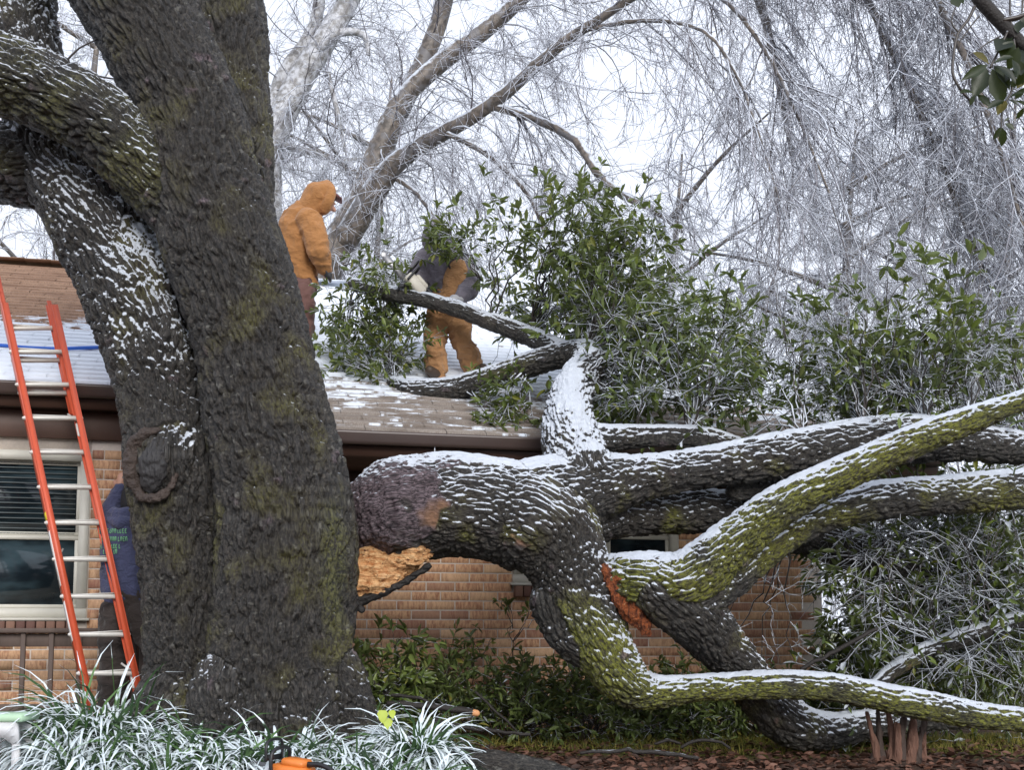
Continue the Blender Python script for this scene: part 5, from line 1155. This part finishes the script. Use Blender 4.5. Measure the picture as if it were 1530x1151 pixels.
# sapling in front of the wall
b0 = at(765, 1020, 9.4); b0[2] = 0; sp2 = thing('sapling', 'thin sapling with a few yellowing leaves in front of the brick wall', 'plant', None, tuple(b0)); L = Leafage(95)
top = [at(764, 905, 9.35), at(800, 912, 9.35), at(826, 905, 9.35), at(748, 900, 9.35), at(700, 945, 9.3), at(735, 955, 9.3)]
L.grow([at(766, 985, 9.4), at(766, 960, 9.4), at(766, 960, 9.4), at(766, 940, 9.4), at(720, 985, 9.35), at(720, 985, 9.35)], top, 4, (.05, .14), 0, None, 3, .075, .03, .006, lambda P: P, lo2=.55)
L.build(sp2, m_leaf_l, 40, m_twig_d, off=b0)
# overhanging broad-leaved branch, close to the camera
m_mag = leaf_mat('magnolia_leaf', (.007, .016, .006), (.026, .042, .011), (.13, .11, .025), snow=1.7, yfrac=.88, rough=.42)
YM = 4.6; P, R = pxl([(1360, -130, 9), (1430, -50, 10), (1462, -4, 10.5), (1500, 38, 10), (1540, 78, 9), (1620, 140, 8)], YM, .04); mg = thing('broadleaf_branch', 'overhanging dark branch with large glossy leaves in front of the icy twigs', 'branch', None, tuple(P[0])); of = P[0]
V, q, t_ = tube(P, R, 14, 1, .15); b = MB(); b.add(V-of, [q, t_]); b.build('limb', m_branch, mg, True)
tws = [[(1456, 10, 2.6), (1446, 30, 2.4), (1431, 50, 2.3), (1425, 80, 2.2), (1423, 108, 2.2), (1430, 125, 2), (1440, 140, 2), (1450, 150, 1.6)], [(1432, 48, 1.4), (1421, 32, 1.3), (1428, 10, 1)], [(1463, 24, 1.3), (1448, 42, 1.2), (1434, 62, .9)], [(1494, 54, 1.4), (1475, 64, 1.2), (1462, 74, .9)], [(1500, 30, 4), (1520, 26, 4.5), (1530, 22, 4)], [(1505, 48, 2), (1490, 80, 2), (1480, 100, 2)], [(1515, 60, 2), (1518, 100, 2), (1510, 140, 1.8), (1498, 160, 1.6), (1496, 190, 1.4)], [(1509, 0, 1.5), (1510, 30, 1.5), (1516, 55, 1.4)], [(1528, 0, 1.5), (1526, 40, 1.4)]]
for pts in tws:
    P, R = pxl(pts, YM-.02, .03); b = MB(); b.tube(P-of, R, 6); b.build('twig', m_twig_d, mg, True)
LM = [(1478, 96, 1456, 78, .34), (1476, 97, 1442, 116, .30), (1474, 101, 1457, 140, .52), (1482, 102, 1496, 150, .50), (1486, 97, 1516, 120, .38), (1484, 98, 1507, 128, .36), (1484, 95, 1512, 84, .35), (1514, 60, 1498, 84, .8), (1516, 62, 1514, 92, .8), (1520, 62, 1532, 92, .75), (1508, 70, 1490, 76, .6), (1524, 90, 1528, 122, .6), (1512, 88, 1520, 112, .6), (1533, 60, 1545, 95, .7),
 (1524, 30, 1521, 46, .7), (1540, 20, 1526, 40, .6), (1422, -4, 1432, 8, .8), (1430, -6, 1440, 4, .8), (1455, 139, 1437, 137, .4), (1456, 141, 1450, 156, .45), (1460, 141, 1478, 157, .45), (1500, 150, 1478, 160, .4), (1503, 150, 1492, 168, .5), (1506, 148, 1520, 156, .45), (1505, 145, 1494, 132, .5), (1508, 146, 1526, 138, .45), (1512, 140, 1510, 122, .4), (1516, 150, 1534, 158, .45), (1497, 188, 1486, 206, .45), (1498, 190, 1497, 216, .5), (1501, 184, 1514, 192, .6), (1500, 182, 1508, 176, .4), (1526, 190, 1535, 202, .5), (1516, 132, 1514, 116, .6), (1520, 128, 1530, 112, .6), (1506, 60, 1492, 72, .8), (1522, 70, 1508, 100, .7), (1528, 75, 1526, 106, .7), (1512, 50, 1500, 66, .8), (1534, 100, 1522, 128, .6), (1518, 104, 1504, 118, .5), (1532, 130, 1518, 146, .5), (1530, 160, 1520, 176, .5)]
mme = mk('leaf', LEAF_V, LEAF_F, m_mag, True); r_ = random.Random(8)
for (x0, y0, x1, y1, wd_) in LM:
    Yq = YM-.03+r_.uniform(-.05, .05); a_ = at(x0, y0, Yq); c__ = at(x1, y1, Yq+r_.uniform(-.05, .03)); d = c__-a_; ln = np.linalg.norm(d); d = d/ln; nz0 = V3(r_.uniform(-.5, .5), -1, r_.uniform(.1, .8)); z_ = unit(nz0-d*np.dot(nz0, d)); x_ = np.cross(d, z_)
    o = link('leaf', mme, mg); a_ = a_-of; o.matrix_local = Matrix([[x_[i]*ln*wd_*1.35, d[i]*ln*1.12, z_[i]*ln, a_[i]] for i in range(3)]+[[0, 0, 0, 1]])
